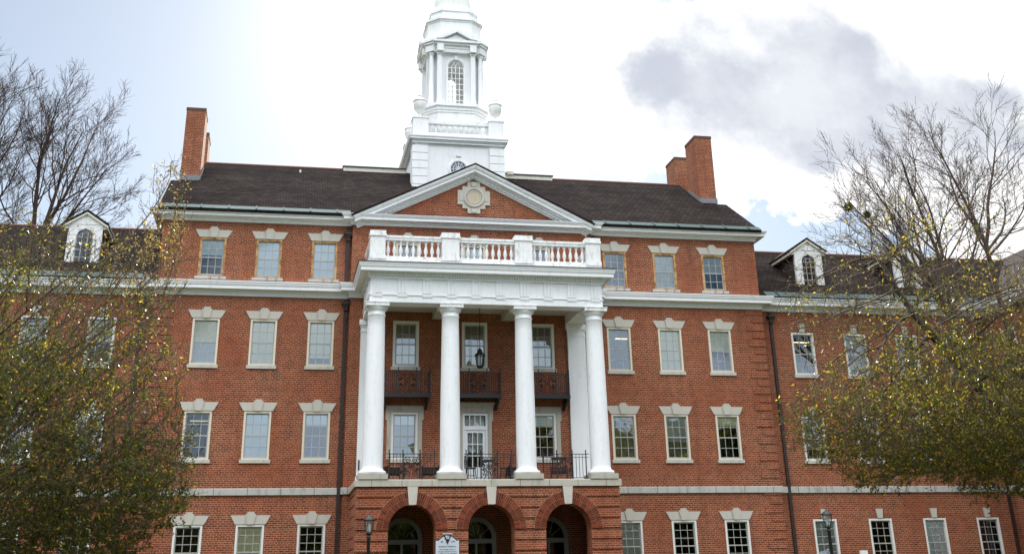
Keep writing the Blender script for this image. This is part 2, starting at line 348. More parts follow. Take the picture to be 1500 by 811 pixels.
# ------------------------------------------------------------------ mesh helpers
class MB:
    def __init__(s):
        s.v = []; s.f = []; s.mi = []; s.cur = 0
    def add(s, vs, fs):
        o = len(s.v); s.v.extend([tuple(p) for p in vs]); s.f.extend([tuple(i + o for i in f) for f in fs]); s.mi.extend([s.cur] * len(fs))
    def box(s, x0, x1, y0, y1, z0, z1):
        s.add([(x0, y0, z0), (x1, y0, z0), (x1, y1, z0), (x0, y1, z0), (x0, y0, z1), (x1, y0, z1), (x1, y1, z1), (x0, y1, z1)],
              [(0, 3, 2, 1), (4, 5, 6, 7), (0, 1, 5, 4), (1, 2, 6, 5), (2, 3, 7, 6), (3, 0, 4, 7)])
    def prism_y(s, poly, y0, y1):                      # poly of (x, z), counter-clockwise seen from -Y
        n = len(poly)
        s.add([(x, y0, z) for x, z in poly] + [(x, y1, z) for x, z in poly],
              [tuple(range(n)), tuple(range(2 * n - 1, n - 1, -1))] + [(i, i + n, (i + 1) % n + n, (i + 1) % n) for i in range(n)])
    def prism_x(s, poly, x0, x1):                      # poly of (y, z)
        n = len(poly)
        s.add([(x0, y, z) for y, z in poly] + [(x1, y, z) for y, z in poly],
              [tuple(range(n)), tuple(range(2 * n - 1, n - 1, -1))] + [(i, i + n, (i + 1) % n + n, (i + 1) % n) for i in range(n)])
    def prism_z(s, poly, z0, z1):                      # poly of (x, y)
        n = len(poly)
        s.add([(x, y, z0) for x, y in poly] + [(x, y, z1) for x, y in poly],
              [tuple(range(n))[::-1], tuple(range(n, 2 * n))] + [(i, (i + 1) % n, (i + 1) % n + n, i + n) for i in range(n)])
    def lathe(s, prof, cx=0, cy=0, n=24, a0=0.0):      # prof of (radius, z), upward
        k = len(prof); vs = []
        for r, z in prof:
            for i in range(n):
                a = a0 + 2 * math.pi * i / n
                vs.append((cx + r * math.cos(a), cy + r * math.sin(a), z))
        fs = [(j * n + i, j * n + (i + 1) % n, (j + 1) * n + (i + 1) % n, (j + 1) * n + i) for j in range(k - 1) for i in range(n)]
        fs += [tuple(range(n))[::-1], tuple(range((k - 1) * n, k * n))]
        s.add(vs, fs)
    def tube(s, pts, r, n=6, r2=None):
        pts = [Vector(p) for p in pts]; m_ = len(pts); vs = []; r2 = r if r2 is None else r2
        ref = None
        for i, p in enumerate(pts):
            d = (pts[min(i + 1, m_ - 1)] - pts[max(i - 1, 0)])
            if d.length < 1e-9: d = Vector((0, 0, 1))
            d.normalize()
            if ref is None:
                ref = d.cross(Vector((0.3, 0.1, 1)) if abs(d.z) < 0.9 else Vector((1, 0.2, 0))).normalized()
            ref = (ref - d * ref.dot(d))
            if ref.length < 1e-6: ref = d.orthogonal()
            ref.normalize(); b = d.cross(ref)
            rr = r + (r2 - r) * i / max(m_ - 1, 1)
            for k in range(n):
                a = 2 * math.pi * k / n
                vs.append(p + ref * (rr * math.cos(a)) + b * (rr * math.sin(a)))
        fs = [(j * n + i, j * n + (i + 1) % n, (j + 1) * n + (i + 1) % n, (j + 1) * n + i) for j in range(m_ - 1) for i in range(n)]
        fs += [tuple(range(n))[::-1], tuple(range((m_ - 1) * n, m_ * n))]
        s.add(vs, fs)
    def sweep(s, path, prof):                          # prof: closed loop of (out, z); outward is right of travel
        P = [Vector((p[0], p[1])) for p in path]; n = len(P); k = len(prof); vs = []
        for i in range(n):
            nn = []
            if i > 0: d = (P[i] - P[i - 1]).normalized(); nn.append(Vector((d.y, -d.x)))
            if i < n - 1: d = (P[i + 1] - P[i]).normalized(); nn.append(Vector((d.y, -d.x)))
            if len(nn) == 2:
                m_ = nn[0] + nn[1]; m_ = m_ / (1 + nn[0].dot(nn[1]))
            else: m_ = nn[0]
            for o, z in prof: vs.append((P[i].x + m_.x * o, P[i].y + m_.y * o, z))
        fs = [(i * k + j, (i + 1) * k + j, (i + 1) * k + (j + 1) % k, i * k + (j + 1) % k) for i in range(n - 1) for j in range(k)]
        fs += [tuple(range(k))[::-1], tuple(range((n - 1) * k, n * k))]
        s.add(vs, fs)
    def wall(s, x0, x1, z0, z1, y, th, holes, back=True):   # upright wall facing -Y with rectangular holes and their reveals
        xs = sorted(set([x0, x1] + [h[0] for h in holes] + [h[1] for h in holes])); zs = sorted(set([z0, z1] + [h[2] for h in holes] + [h[3] for h in holes]))
        xs = [x for x in xs if x0 <= x <= x1]; zs = [z for z in zs if z0 <= z <= z1]
        for i in range(len(xs) - 1):
            for j in range(len(zs) - 1):
                cx = (xs[i] + xs[i + 1]) / 2; cz = (zs[j] + zs[j + 1]) / 2
                if any(h[0] < cx < h[1] and h[2] < cz < h[3] for h in holes): continue
                for yy in ((y, y + th) if back else (y,)):
                    q = [(xs[i], yy, zs[j]), (xs[i + 1], yy, zs[j]), (xs[i + 1], yy, zs[j + 1]), (xs[i], yy, zs[j + 1])]
                    s.add(q, [(0, 1, 2, 3) if yy == y else (3, 2, 1, 0)])
        for a, b, c, d in holes:
            y1 = y + th
            s.add([(a, y, c), (b, y, c), (b, y, d), (a, y, d), (a, y1, c), (b, y1, c), (b, y1, d), (a, y1, d)],
                  [(0, 4, 5, 1), (1, 5, 6, 2), (2, 6, 7, 3), (3, 7, 4, 0)])
        y1 = y + th
        s.add([(x0, y, z0), (x0, y1, z0), (x0, y1, z1), (x0, y, z1), (x1, y, z0), (x1, y1, z0), (x1, y1, z1), (x1, y, z1)],
              [(0, 3, 2, 1), (4, 5, 6, 7), (3, 7, 6, 2)[::-1], (0, 1, 5, 4)])
    def arch_wall(s, x0, x1, z0, z1, y, th, arches, groove=None, gd=0.04):
        """wall with round-headed openings (cx, half width, spring z); groove(z) tells the recessed courses"""
        zs = [z0]
        step = 0.05
        while zs[-1] + step < z1 - 1e-6: zs.append(zs[-1] + step)
        zs.append(z1)
        def edges(z):
            e = [x0]
            for cx, r, sp in arches:
                if z <= sp: h = r
                elif z < sp + r: h = math.sqrt(max(0, r * r - (z - sp) ** 2))
                else: continue
                e += [cx - h, cx + h]
            return e + [x1]
        for za, zb in zip(zs[:-1], zs[1:]):
            ea, eb = edges(za + 1e-6), edges(zb - 1e-6)
            if len(ea) != len(eb): eb = [x for x in eb]
            if len(ea) != len(eb):
                full = []
                for cx, r, sp in arches: full.append(cx)
                eb = [x0] + [q for cx, r, sp in arches for q in (cx, cx)] + [x1]
                if len(eb) != len(ea): continue
            yy = y + (gd if groove and groove((za + zb) / 2) else 0.0)
            for k in range(0, len(ea), 2):
                a0, a1, b0, b1 = ea[k], ea[k + 1], eb[k], eb[k + 1]
                s.add([(a0, yy, za), (a1, yy, za), (b1, yy, zb), (b0, yy, zb), (a0, y + th, za), (a1, y + th, za), (b1, y + th, zb), (b0, y + th, zb)],
                      [(0, 1, 2, 3), (7, 6, 5, 4), (1, 5, 6, 2), (4, 0, 3, 7), (3, 2, 6, 7), (0, 4, 5, 1)])
    def xform(s, mtx, start=0):
        for i in range(start, len(s.v)):
            s.v[i] = tuple(mtx @ Vector(s.v[i]))


def obj(name, mb, mats, parent=None, smooth=None, fix=True):
    me = bpy.data.meshes.new(name)
    me.from_pydata(mb.v, [], mb.f)
    mats = mats if isinstance(mats, (list, tuple)) else [mats]
    for m_ in mats: me.materials.append(m_)
    if len(mats) > 1: me.polygons.foreach_set('material_index', mb.mi)
    if fix:
        bm = bmesh.new(); bm.from_mesh(me); bmesh.ops.recalc_face_normals(bm, faces=bm.faces); bm.to_mesh(me); bm.free()
    if smooth is not None:
        me.polygons.foreach_set('use_smooth', [True] * len(me.polygons)); me.set_sharp_from_angle(angle=R(smooth))
    me.update()
    o = bpy.data.objects.new(name, me); COL.objects.link(o)
    if parent is not None: o.parent = parent
    return o


def empty(name, loc=(0, 0, 0), rz=0.0, parent=None):
    o = bpy.data.objects.new(name, None); COL.objects.link(o); o.location = loc; o.rotation_euler = (0, 0, rz); o.empty_display_size = 0.3
    if parent is not None: o.parent = parent
    return o


def tag(o, label, cat, group=None):
    o['label'] = label; o['category'] = cat
    if group: o['group'] = group
    return o


def copy_tree(o, parent=None):
    c = o.copy(); COL.objects.link(c); c.parent = parent
    for ch in list(o.children): copy_tree(ch, c)
    return c


# ================================================================== THE BUILDING
B = tag(empty('brick_building'), 'long red brick building with a white columned portico, pediment and tall white cupola', 'building')
PI = math.pi
Y_P, Y_W, Y_F = -0.30, 0.35, -4.44        # pavilion wall, wing wall, arcade front
WCOL = [7.776, 10.602, 13.401]
WINGC = [18.35, 21.45, 24.55, 27.65]
FL = {4: (16.475, 18.485), 3: (12.10, 14.372), 2: (7.68, 9.919), 1: (2.45, 4.805)}
HW = 0.65

# ---- walls of the centre block
def holes_for(cols, floors=(1, 2, 3, 4)):
    return [(c - HW, c + HW, FL[f][0], FL[f][1]) for c in cols for f in floors]
for s_ in (-1, 1):
    mb = MB()
    xs = (6.4, 15.95) if s_ > 0 else (-15.95, -6.4)
    mb.wall(xs[0], xs[1], 0.0, 19.6, 0.0, 0.35, holes_for([s_ * c for c in WCOL]))
    obj('wall', mb, BRICK, B)
mb = MB(); mb.wall(-6.4, 6.4, 6.1, 19.7, Y_P, 0.5,
    [(c - 0.6, c + 0.6, 16.40, 18.45) for c in (-3.52, 0.0, 3.52)] + [(c - 0.66, c + 0.66, 12.08, 14.39) for c in (-3.52, 0.0, 3.52)]
    + [(-3.52 - 0.665, -3.52 + 0.665, 7.67, 9.89), (3.48 - 0.665, 3.48 + 0.665, 7.67, 9.89), (-0.63, 0.63, 6.40, 9.86)])
obj('wall', mb, BRICK, B)
mb = MB(); mb.arch_wall(-6.4, 6.4, 0.0, 6.1, Y_P, 0.5, [(c, 0.97, 4.05) for c in (-3.55, 0.02, 3.57)])
obj('wall', mb, BRICK, B)
mb = MB()
mb.box(-15.95, -15.6, 0.352, 15.2, 0, 19.6); mb.box(15.6, 15.95, 0.352, 15.2, 0, 19.6); mb.box(-15.59, 15.59, 14.8, 15.2, 0, 19.6)
obj('wall', mb, BRICK, B)
# end walls between the chimneys, above the eaves
for s_ in (-1, 1):
    mb = MB(); mb.prism_x([(0.4, 19.62), (14.2, 19.62), (10.0, 22.6), (4.6, 22.6)], s_ * 15.94 if s_ < 0 else 15.6, s_ * 15.6 if s_ < 0 else 15.94)
    obj('wall', mb, BRICK, B)
# floors inside
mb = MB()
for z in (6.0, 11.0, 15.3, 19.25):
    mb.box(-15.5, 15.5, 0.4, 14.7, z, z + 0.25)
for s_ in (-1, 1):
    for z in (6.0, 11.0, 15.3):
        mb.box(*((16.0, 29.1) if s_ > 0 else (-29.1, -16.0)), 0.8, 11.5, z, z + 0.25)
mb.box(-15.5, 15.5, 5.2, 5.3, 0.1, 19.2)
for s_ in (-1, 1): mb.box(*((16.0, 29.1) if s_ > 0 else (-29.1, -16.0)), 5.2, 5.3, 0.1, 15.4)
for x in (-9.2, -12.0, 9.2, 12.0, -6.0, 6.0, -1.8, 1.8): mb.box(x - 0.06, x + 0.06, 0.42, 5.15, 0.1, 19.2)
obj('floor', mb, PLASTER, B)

# ---- brick quoins at the corners, and the water table
for s_ in (-1, 1):
    mb = MB()
    z = 0.5; k = 0
    while z < 15.2:
        if True:
            w = 0.95 if k % 2 else 0.62
            x0, x1 = (15.95 - w, 15.985) if s_ > 0 else (-15.985, -15.95 + w)
            mb.box(x0, x1, -0.045, 0.30, z, z + 0.33)
        z += 0.42; k += 1
    obj('quoin', mb, BRICK, B)

# ---- wings
def wing(s_):
    X = lambda a, b: (a, b) if s_ > 0 else (-b, -a)
    mb = MB(); a, b = X(15.955, 29.5)
    mb.wall(a, b, 0.0, 15.9, Y_W, 0.35, holes_for([s_ * c for c in WINGC], (1, 2, 3)))
    obj('wall', mb, BRICK, B)
    mb = MB(); mb.box(a, b, 11.6, 12.0, 0, 15.9); obj('wall', mb, BRICK, B)
    mb = MB()
    a, b = X(15.96, 37.0)
    mb.prism_x([(-0.22, 16.17), (6.2, 20.55), (12.6, 16.17), (12.6, 16.05), (-0.22, 16.05)], a, b)
    obj('roof', mb, TILE, B)
    mb = MB(); mb.tube([(a, 6.2, 20.56), (b, 6.2, 20.56)], 0.09, 8); obj('ridge_cap', mb, TILE_RIDGE, B)
    mb = MB(); a, b = X(16.3, 29.3)
    n = Vector((0, -0.56, 0.83))
    mb.prism_x([(-0.27, 16.18), (0.28, 16.56), (0.27, 16.60), (-0.30, 16.22)], a, b)
    for i in range(9):
        x = a + (b - a) * (i + .5) / 9
        mb.prism_x([(-0.3, 16.20), (0.28, 16.58), (0.25, 16.66), (-0.33, 16.26)], x - .03, x + .03)
    obj('gutter', mb, COPPER, B)
    # cross wing that runs towards the camera
    mb = MB()
    st = len(mb.v)
    mb.wall(0.0, 8.6, 0.0, 15.9, 0.0, 0.35, [(c - HW, c + HW, FL[f][0], FL[f][1]) for c in (2.2, 5.4) for f in (1, 2, 3)])
    if s_ > 0: mb.xform(Matrix.Translation((29.5, Y_W + .0, 0)) @ Matrix.Rotation(R(-90), 4, 'Z'))
    else: mb.xform(Matrix.Translation((-29.5, Y_W - 8.6, 0)) @ Matrix.Rotation(R(90), 4, 'Z'))
    a, b = X(29.86, 43.0); mb.box(a, b, Y_W - 8.6, Y_W - 8.25, 0, 15.9)
    obj('wall', mb, BRICK, B)
    mb = MB(); a, b = X(33.0, 33.1); mb.box(a, b, Y_W - 8.2, 0.3, .1, 15.7)
    a, b = X(29.9, 32.99)
    for z in (6.0, 11.0, 15.3): mb.box(a, b, Y_W - 8.2, 0.3, z, z + .2)
    a, b = X(29.55, 43.0); mb.box(a, b, 13.3, 13.6, 0, 15.9)
    a, b = X(42.6, 43.0); mb.box(a, b, Y_W - 8.2, 13.3, 0, 15.9)
    a, b = X(29.2, 33.1); mb.box(a, b, .75, .85, .1, 15.7)
    obj('floor', mb, PLASTER, B)
    mb = MB(); mb.prism_y([(s_ * 28.95, 16.2), (s_ * 36.2, 20.9), (s_ * 43.5, 16.2), (s_ * 43.5, 16.05), (s_ * 28.95, 16.05)], Y_W - 9.0, 14.0)
    obj('roof', mb, TILE, B)
    mb = MB(); mb.prism_y([(s_ * 29.3, 16.22), (s_ * 36.2, 20.65), (s_ * 43.1, 16.22)], Y_W - 9.03, Y_W - 8.9); obj('gable', mb, BRICK, B)
for s_ in (-1, 1): wing(s_)

# ---- roofs of the centre block
mb = MB()
mb.prism_x([(-0.64, 19.80), (7.6, 25.17), (15.84, 19.80), (15.84, 19.70), (-0.64, 19.70)], -14.75, 14.75)
for s_ in (-1, 1):
    a, b = (14.74, 16.22) if s_ > 0 else (-16.22, -14.74)
    mb.prism_x([(-0.64, 19.795), (4.0, 22.82), (11.2, 22.82), (15.84, 19.795), (15.84, 19.705), (-0.64, 19.705)], a, b)
roof = obj('roof', mb, TILE, B)
for a, b in ((-14.7, -6.6), (6.35, 14.7)):
    mb = MB(); mb.tube([(a, 7.6, 25.18), (b, 7.6, 25.18)], 0.09, 8); obj('ridge_cap', mb, TILE_RIDGE, roof)
for a, b in ((-6.65, -2.9), (2.9, 6.3)):
    mb = MB(); mb.box(a, b, 7.46, 7.74, 24.9, 25.33)
    if a > 0: mb.lathe([(0.3, 25.3), (0.3, 25.5), (0.2, 25.6), (0.02, 25.62)], 3.6, 7.6, 12)
    rv = obj('ridge_ventilator', mb, CREAM, B)
    mb = MB(); mb.box(a - .05, b + .05, 7.38, 7.82, 25.33, 25.39); obj('ventilator_cap', mb, LEAD, rv)
for a, b in ((-16.2, -6.55), (6.55, 16.2)):
    mb = MB()
    mb.prism_x([(-0.68, 19.80), (-0.22, 20.10), (-0.245, 20.14), (-0.70, 19.84)], a, b)
    n = 7
    for i in range(n):
        x = a + (b - a) * (i + .5) / n
        mb.prism_x([(-0.72, 19.82), (-0.18, 20.16), (-0.20, 20.20), (-0.74, 19.87)], x - .035, x + .035)
    obj('gutter', mb, COPPER, roof)

mb = MB(); mb.tube([(-9.2, 6.7, 24.3), (-9.2, 6.7, 24.72)], .06, 10); obj('vent_pipe', mb, WHITE_WORN, B)
# ---- chimneys
SOOT = plain_mat('sooty_brick', (0.13, 0.065, 0.05), 0.9, var=0.4)
for s_ in (-1, 1):
    for (y0, y1) in ((4.4, 6.15), (8.24, 9.98)):
        a, b = (14.73, 15.80) if s_ > 0 else (-15.80, -14.73)
        mb = MB(); mb.box(a, b, y0, y1, 21.5, 27.34)
        ch = obj('chimney', mb, BRICK, B)
        mb = MB(); mb.box(a - .025, b + .025, y0 - .025, y1 + .025, 27.20, 27.37); obj('chimney_cap', mb, SOOT, ch)
        mb = MB()
        zb = 19.8 + 0.652 * (y0 + 0.64)
        if y0 < 7:
            mb.box(a - .04, b + .04, y0 - .05, y0 - .002, zb - .1, zb + .22)
            xi = a - .03 if s_ > 0 else b + .03
            mb.prism_x([(y0 - .04, zb - .05), (y1, zb + .652 * (y1 - y0) - .05), (y1, zb + .652 * (y1 - y0) + .17), (y0 - .04, zb + .2)], xi - .02, xi + .02)
            obj('flashing', mb, GREY_LEAD, ch)

# ---- cornices
TOPC = [(-.02, 19.33), (.10, 19.33), (.10, 19.44), (.14, 19.47), (.14, 19.52), (.34, 19.56), (.34, 19.53), (.50, 19.53), (.50, 19.66), (.54, 19.68), (.60, 19.76), (.62, 19.79), (.62, 19.81), (-.02, 19.81)]
mb = MB(); mb.sweep([(-15.95, 15.2), (-15.95, 0), (-6.4, 0), (-6.4, Y_P), (6.4, Y_P), (6.4, 0), (15.95, 0), (15.95, 15.2)], TOPC)
obj('cornice', mb, WHITE, B)
BELT = [(-.02, 15.50), (.08, 15.50), (.08, 15.66), (.13, 15.70), (.13, 15.75), (.40, 15.80), (.40, 15.77), (.55, 15.77), (.55, 15.93), (.59, 15.95), (.64, 16.08), (.66, 16.10), (.66, 16.15), (-.02, 16.24)]
BELT = [(o * 0.9 if 0 < o < 1 else o, z) for o, z in BELT]
mb = MB(); mb.sweep([(-15.95, 15.2), (-15.95, 0), (-6.4, 0), (-6.4, Y_P), (-5.72, Y_P), (-5.72, -4.4), (5.72, -4.4), (5.72, Y_P), (6.4, Y_P), (6.4, 0), (15.95, 0), (15.95, 15.2)], BELT)
obj('belt_cornice', mb, WHITE, B)
WINGC_P = [(o, z - 0.0) for o, z in BELT]
for s_ in (-1, 1):
    pts = [(15.97, Y_W), (29.5, Y_W), (29.5, Y_W - 8.6), (43, Y_W - 8.6)] if s_ > 0 else [(-43, Y_W - 8.6), (-29.5, Y_W - 8.6), (-29.5, Y_W), (-15.97, Y_W)]
    mb = MB(); mb.sweep(pts, WINGC_P); obj('cornice', mb, WHITE, B)
# stained stone string course
STR = [(-.02, 6.08), (.10, 6.08), (.10, 6.36), (.08, 6.386), (-.02, 6.39)]
for s_ in (-1, 1):
    mb = MB(); mb.sweep([(-15.95, 15.2), (-15.95, 0), (-6.4, 0), (-6.4, Y_P), (-6.03, Y_P)] if s_ < 0 else [(6.03, Y_P), (6.4, Y_P), (6.4, 0), (15.95, 0), (15.95, 15.2)], STR)
    obj('string_course', mb, STONE_BAND, B); mb = MB()
    pts = [(16.06, Y_W), (29.5, Y_W), (29.5, Y_W - 8.6)] if s_ > 0 else [(-29.5, Y_W - 8.6), (-29.5, Y_W), (-16.06, Y_W)]
    mb.sweep(pts, STR); obj('string_course', mb, STONE_BAND, B)

# ---- pediment
mb = MB(); mb.prism_y([(-5.3, 19.72), (5.3, 19.72), (0, 22.35)], Y_P + .02, Y_P + .4)
tymp = obj('tympanum', mb, BRICK, B)
def rake(o0, o1, y0, y1):      # a raking layer between two vertical offsets below the roof line
    sl = (22.79 - 19.68) / 6.42
    x0 = 6.42
    m2 = MB()
    top = lambda x, o: 22.79 - o - sl * abs(x)
    xa = x0 if o0 < .05 else x0 - o0 / sl * .22
    zz = 19.80
    m2.prism_y([(-xa, top(xa, o1)), (0, 22.79 - o1), (0, 22.79 - o0), (-xa, top(xa, o0))], y0, y1)
    m2.prism_y([(xa, top(xa, o1)), (xa, top(xa, o0)), (0, 22.79 - o0), (0, 22.79 - o1)], y0, y1)
    return m2
mb = MB()
for o0, o1, y0 in ((0.0, 0.10, -.94), (0.10, 0.16, -.90), (0.16, 0.34, -.82), (0.34, 0.40, -.52), (0.40, 0.52, -.44), (0.52, 0.63, -.36)):
    m2 = rake(o0, o1, y0, Y_P + .1); mb.add(m2.v, m2.f)
sl = (22.79 - 19.68) / 6.42
n = 46
for i in range(n):                                        # dentils under the raking and the level cornice
    x = -4.95 + 9.9 * i / (n - 1)
    zt = 22.79 - .40 - sl * abs(x)
    if zt - .13 > 19.85: mb.box(x - .055, x + .055, -.50, -.43, zt - .16, zt - .06)
for i in range(86):
    x = -6.3 + 12.6 * i / 85
    mb.box(x - .042, x + .042, Y_P - .21, Y_P - .12, 19.45, 19.535)
obj('raking_cornice', mb, WHITE, B)
mb = MB(); mb.prism_y([(-6.5, 19.70), (6.5, 19.70), (0, 22.85)], -.98, 4.3)
m2 = MB(); m2.prism_y([(-6.55, 19.72), (-6.45, 19.66), (0, 22.80), (0, 22.87)], -.99, 4.2); m2.prism_y([(6.55, 19.72), (0, 22.87), (0, 22.80), (6.45, 19.66)], -.99, 4.2)
obj('pediment_roof', m2, TILE, B)
# stone cartouche
mb = MB(); ez = 21.10; ey = Y_P
cr_ = [(-.34, -.88), (.34, -.88), (.34, -.62), (.62, -.62), (.62, -.40), (.88, -.40), (.88, .40), (.62, .40), (.62, .62), (.34, .62), (.34, .88), (-.34, .88), (-.34, .62), (-.62, .62), (-.62, .40), (-.88, .40), (-.88, -.40), (-.62, -.40), (-.62, -.62), (-.34, -.62)]
mb.prism_y([(x, ez + z) for x, z in cr_], ey - .08, ey + .1)
cart = obj('cartouche', mb, STONE_LINTEL, B)
mb = MB()
ring = [(math.cos(2 * PI * i / 40) * .50, ey - .10, ez + math.sin(2 * PI * i / 40) * .50) for i in range(41)]
mb.tube(ring, .085, 8)
ring = [(math.cos(2 * PI * i / 40) * .36, ey - .08, ez + math.sin(2 * PI * i / 40) * .36) for i in range(41)]
mb.tube(ring, .05, 8)
mb.prism_y([(-.13, ez + .62), (.13, ez + .62), (.17, ez + .86), (-.17, ez + .86)], ey - .15, ey - .06)
mb.prism_y([(-.12, ez - .84), (.12, ez - .84), (.16, ez - .62), (-.16, ez - .62)], ey - .13, ey - .06)
for a in (-1, 1):
    mb.prism_y([(a * .66 - .12, ez - .2), (a * .66 + .12, ez - .2), (a * .66 + .12, ez + .2), (a * .66 - .12, ez + .2)], ey - .11, ey - .06)
obj('ring', mb, STONE_LINTEL, cart, smooth=40)
mb = MB(); mb.prism_y([(math.cos(2 * PI * i / 32) * .34, ez + math.sin(2 * PI * i / 32) * .34) for i in range(32)], ey - .10, ey - .06)
obj('roundel', mb, stone_mat('warm_limestone', (0.52, 0.44, 0.33), amount=.3), cart)

# ================================================================== windows
def lattice(w, h, cols, rows_up, rows_lo, y, bar=0.028, rail=0.055, split=0.5):
    m_ = MB(); zs = h * split
    m_.box(-w, w, y, y + .05, 0, rail * 1.3); m_.box(-w, w, y + .035, y + .085, h - rail, h)
    m_.box(-w, w, y, y + .085, zs - rail / 2, zs + rail / 2)
    for sx in (-1, 1):
        a, b = (w - rail, w) if sx > 0 else (-w, -w + rail)
        m_.box(a, b, y + .002, y + .048, rail, zs); m_.box(a, b, y + .037, y + .083, zs, h - rail)
    for i in range(1, cols):
        x = -w + 2 * w * i / cols
        m_.box(x - bar / 2, x + bar / 2, y + .012, y + .045, rail, zs); m_.box(x - bar / 2, x + bar / 2, y + .045, y + .08, zs, h - rail)
    for i in range(1, rows_lo):
        z = zs * i / rows_lo; m_.box(-w, w, y + .014, y + .043, z - bar / 2, z + bar / 2)
    for i in range(1, rows_up):
        z = zs + (h - zs) * i / rows_up; m_.box(-w, w, y + .047, y + .078, z - bar / 2, z + bar / 2)
    return m_

PROTO = {}
def window(key, x, y, z, w, h, frame, cols=3, rows=(2, 2), lintel=None, sill='stone', fr=0.10, glass=None, rz=0.0, blind=None, split=0.5):
    """one sash window whose frame's foot stands at (x, y, z); w is half its width"""
    if key not in PROTO:
        m_ = MB()
        for sx in (-1, 1):
            a, b = (w - fr, w - .003) if sx > 0 else (-w + .003, -w + fr); m_.box(a, b, -.02, .16, 0.003, h - .003)
        m_.box(-w + fr, w - fr, -.018, .158, h - fr, h - .005); m_.box(-w + fr, w - fr, -.018, .158, 0.004, fr * .6)
        root = obj('window', m_, frame)
        iw, ih = w - fr, h - 1.6 * fr
        ms = lattice(iw, ih, cols, rows[0], rows[1], 0.05, split=split)
        ms.xform(Matrix.Translation((0, 0, fr * .6))); obj('sash', ms, SASH_MAT, root)
        mp = MB(); mp.box(-iw + .01, iw - .01, .068, .072, fr * .6 + .02, fr * .6 + ih * split); mp.box(-iw + .01, iw - .01, .104, .108, fr * .6 + ih * split, fr * .6 + ih - .02)
        obj('pane', mp, glass or GLASS, root)
        if sill == 'stone':
            mm = MB(); mm.box(-w - .075, w + .075, -.09, .2, -.165, -.002); obj('sill', mm, STONE_LINTEL, root)
        elif sill == 'dark':
            mm = MB(); mm.box(-w - .12, w + .12, -.07, .2, -.14, -.002); obj('sill', mm, STONE_BAND, root)
        if lintel == 'flat':
            mm = MB(); H = .40; t0 = w + .05; t1 = w + .27
            mm.prism_y([(-t0, h + .005), (-.145, h + .005), (-.20, h + H), (-t1, h + H)], -.055, .12)
            mm.prism_y([(.145, h + .005), (t0, h + .005), (t1, h + H), (.20, h + H)], -.055, .12)
            mm.prism_y([(-.143, h - .0), (.143, h - .0), (.24, h + H - .02), (.24, h + H + .06), (.16, h + H + .06), (.16, h + H + .15), (-.16, h + H + .15), (-.16, h + H + .06), (-.24, h + H + .06), (-.24, h + H - .02)], -.10, .12)
            obj('lintel', mm, STONE_LINTEL, root)
        elif lintel == 'key':
            mm = MB(); mm.prism_y([(-.14, h + .02), (.14, h + .02), (.2, h + .48), (-.2, h + .48)], -.07, .12); obj('keystone', mm, STONE_LINTEL, root)
        PROTO[key] = root; r_ = root; r_.parent = B
    else:
        r_ = copy_tree(PROTO[key], B)
        for ch in list(r_.children):
            if ch.name.startswith('blind'): bpy.data.objects.remove(ch)
    r_.location = (x, y, z); r_.rotation_euler = (0, 0, rz)
    if blind:
        for k, (f0, f1, bm_) in enumerate(blind):        # from the top: fraction f0 to f1 of the height
            mm = MB(); nsl = max(1, int((f1 - f0) * h / .09))
            iw = w - fr
            mm.box(-iw - .03, iw + .03, .114 + k * .02, .124 + k * .02, h * (1 - f1), h * (1 - f0))
            obj('blind', mm, bm_, r_)
    return r_

F = {4: WOOD_TAN, 3: FRAME_CREAM, 2: FRAME_CREAM, 1: FRAME_WHITE}
C_, W_, G_, O_ = BL_CREAM, BL_WHITE, BL_GREY, BL_OLIVE
blinds = {  # (side, column nearest the portico first, floor)
    (-1, 2, 4): [(0, .45, W_)], (-1, 1, 4): [(0, 1, W_)], (-1, 0, 4): [(0, 1, W_)],
    (1, 0, 4): None, (1, 1, 4): [(0, 1, W_)], (1, 2, 4): [(0, .5, G_)],
    (-1, 2, 3): [(0, .5, C_), (.5, 1, G_)], (-1, 1, 3): [(0, 1, C_)], (-1, 0, 3): [(0, .82, C_)],
    (1, 0, 3): None, (1, 1, 3): [(0, 1, C_)], (1, 2, 3): [(0, .48, C_)],
    (-1, 2, 2): None, (-1, 1, 2): [(0, .98, W_)], (-1, 0, 2): [(0, .3, W_)],  # white blinds here imitate bright sky mirrored in the panes
    (1, 0, 2): [(0, 1, O_)], (1, 1, 2): [(0, .6, G_), (.6, 1, O_)], (1, 2, 2): [(0, .25, C_)],  # olive blinds here imitate dark tree reflections in the panes
    (-1, 2, 1): None, (-1, 1, 1): [(0, 1, C_)], (-1, 0, 1): [(.45, 1, O_)],
    (1, 0, 1): [(0, .9, G_)], (1, 1, 1): None, (1, 2, 1): None}
for s_ in (-1, 1):
    for ci, c in enumerate(WCOL):
        for f in (4, 3, 2, 1):
            z0, z1 = FL[f]
            dark = (s_, ci, f) in ((1, 1, 1), (1, 2, 1), (-1, 0, 1), (-1, 2, 2))
            window(('main', f, dark), s_ * c, 0.0, z0, HW, z1 - z0, F[f], rows=(2, 2) if f != 1 else (3, 3), lintel='flat',
                   sill='dark' if f == 4 else 'stone', blind=blinds[(s_, ci, f)], glass=GLASS_DARK if dark else GLASS)
for c in (-3.52, 0.0, 3.52):
    window('upper', c, Y_P, 16.40, .6, 2.05, FRAME_CREAM, lintel='flat', sill='dark', blind=[(0, 1, W_)] if c == 0 else None)
    window('porch', c, Y_P, 12.08, .66, 2.31, FRAME_WHITE, fr=.14, blind=[(0, .52, O_), (.5, 1, C_)] if c < 3 else [(0, .5, O_), (.55, 1, C_)])  # lower cream blind imitates a pale reflection in the porch glass
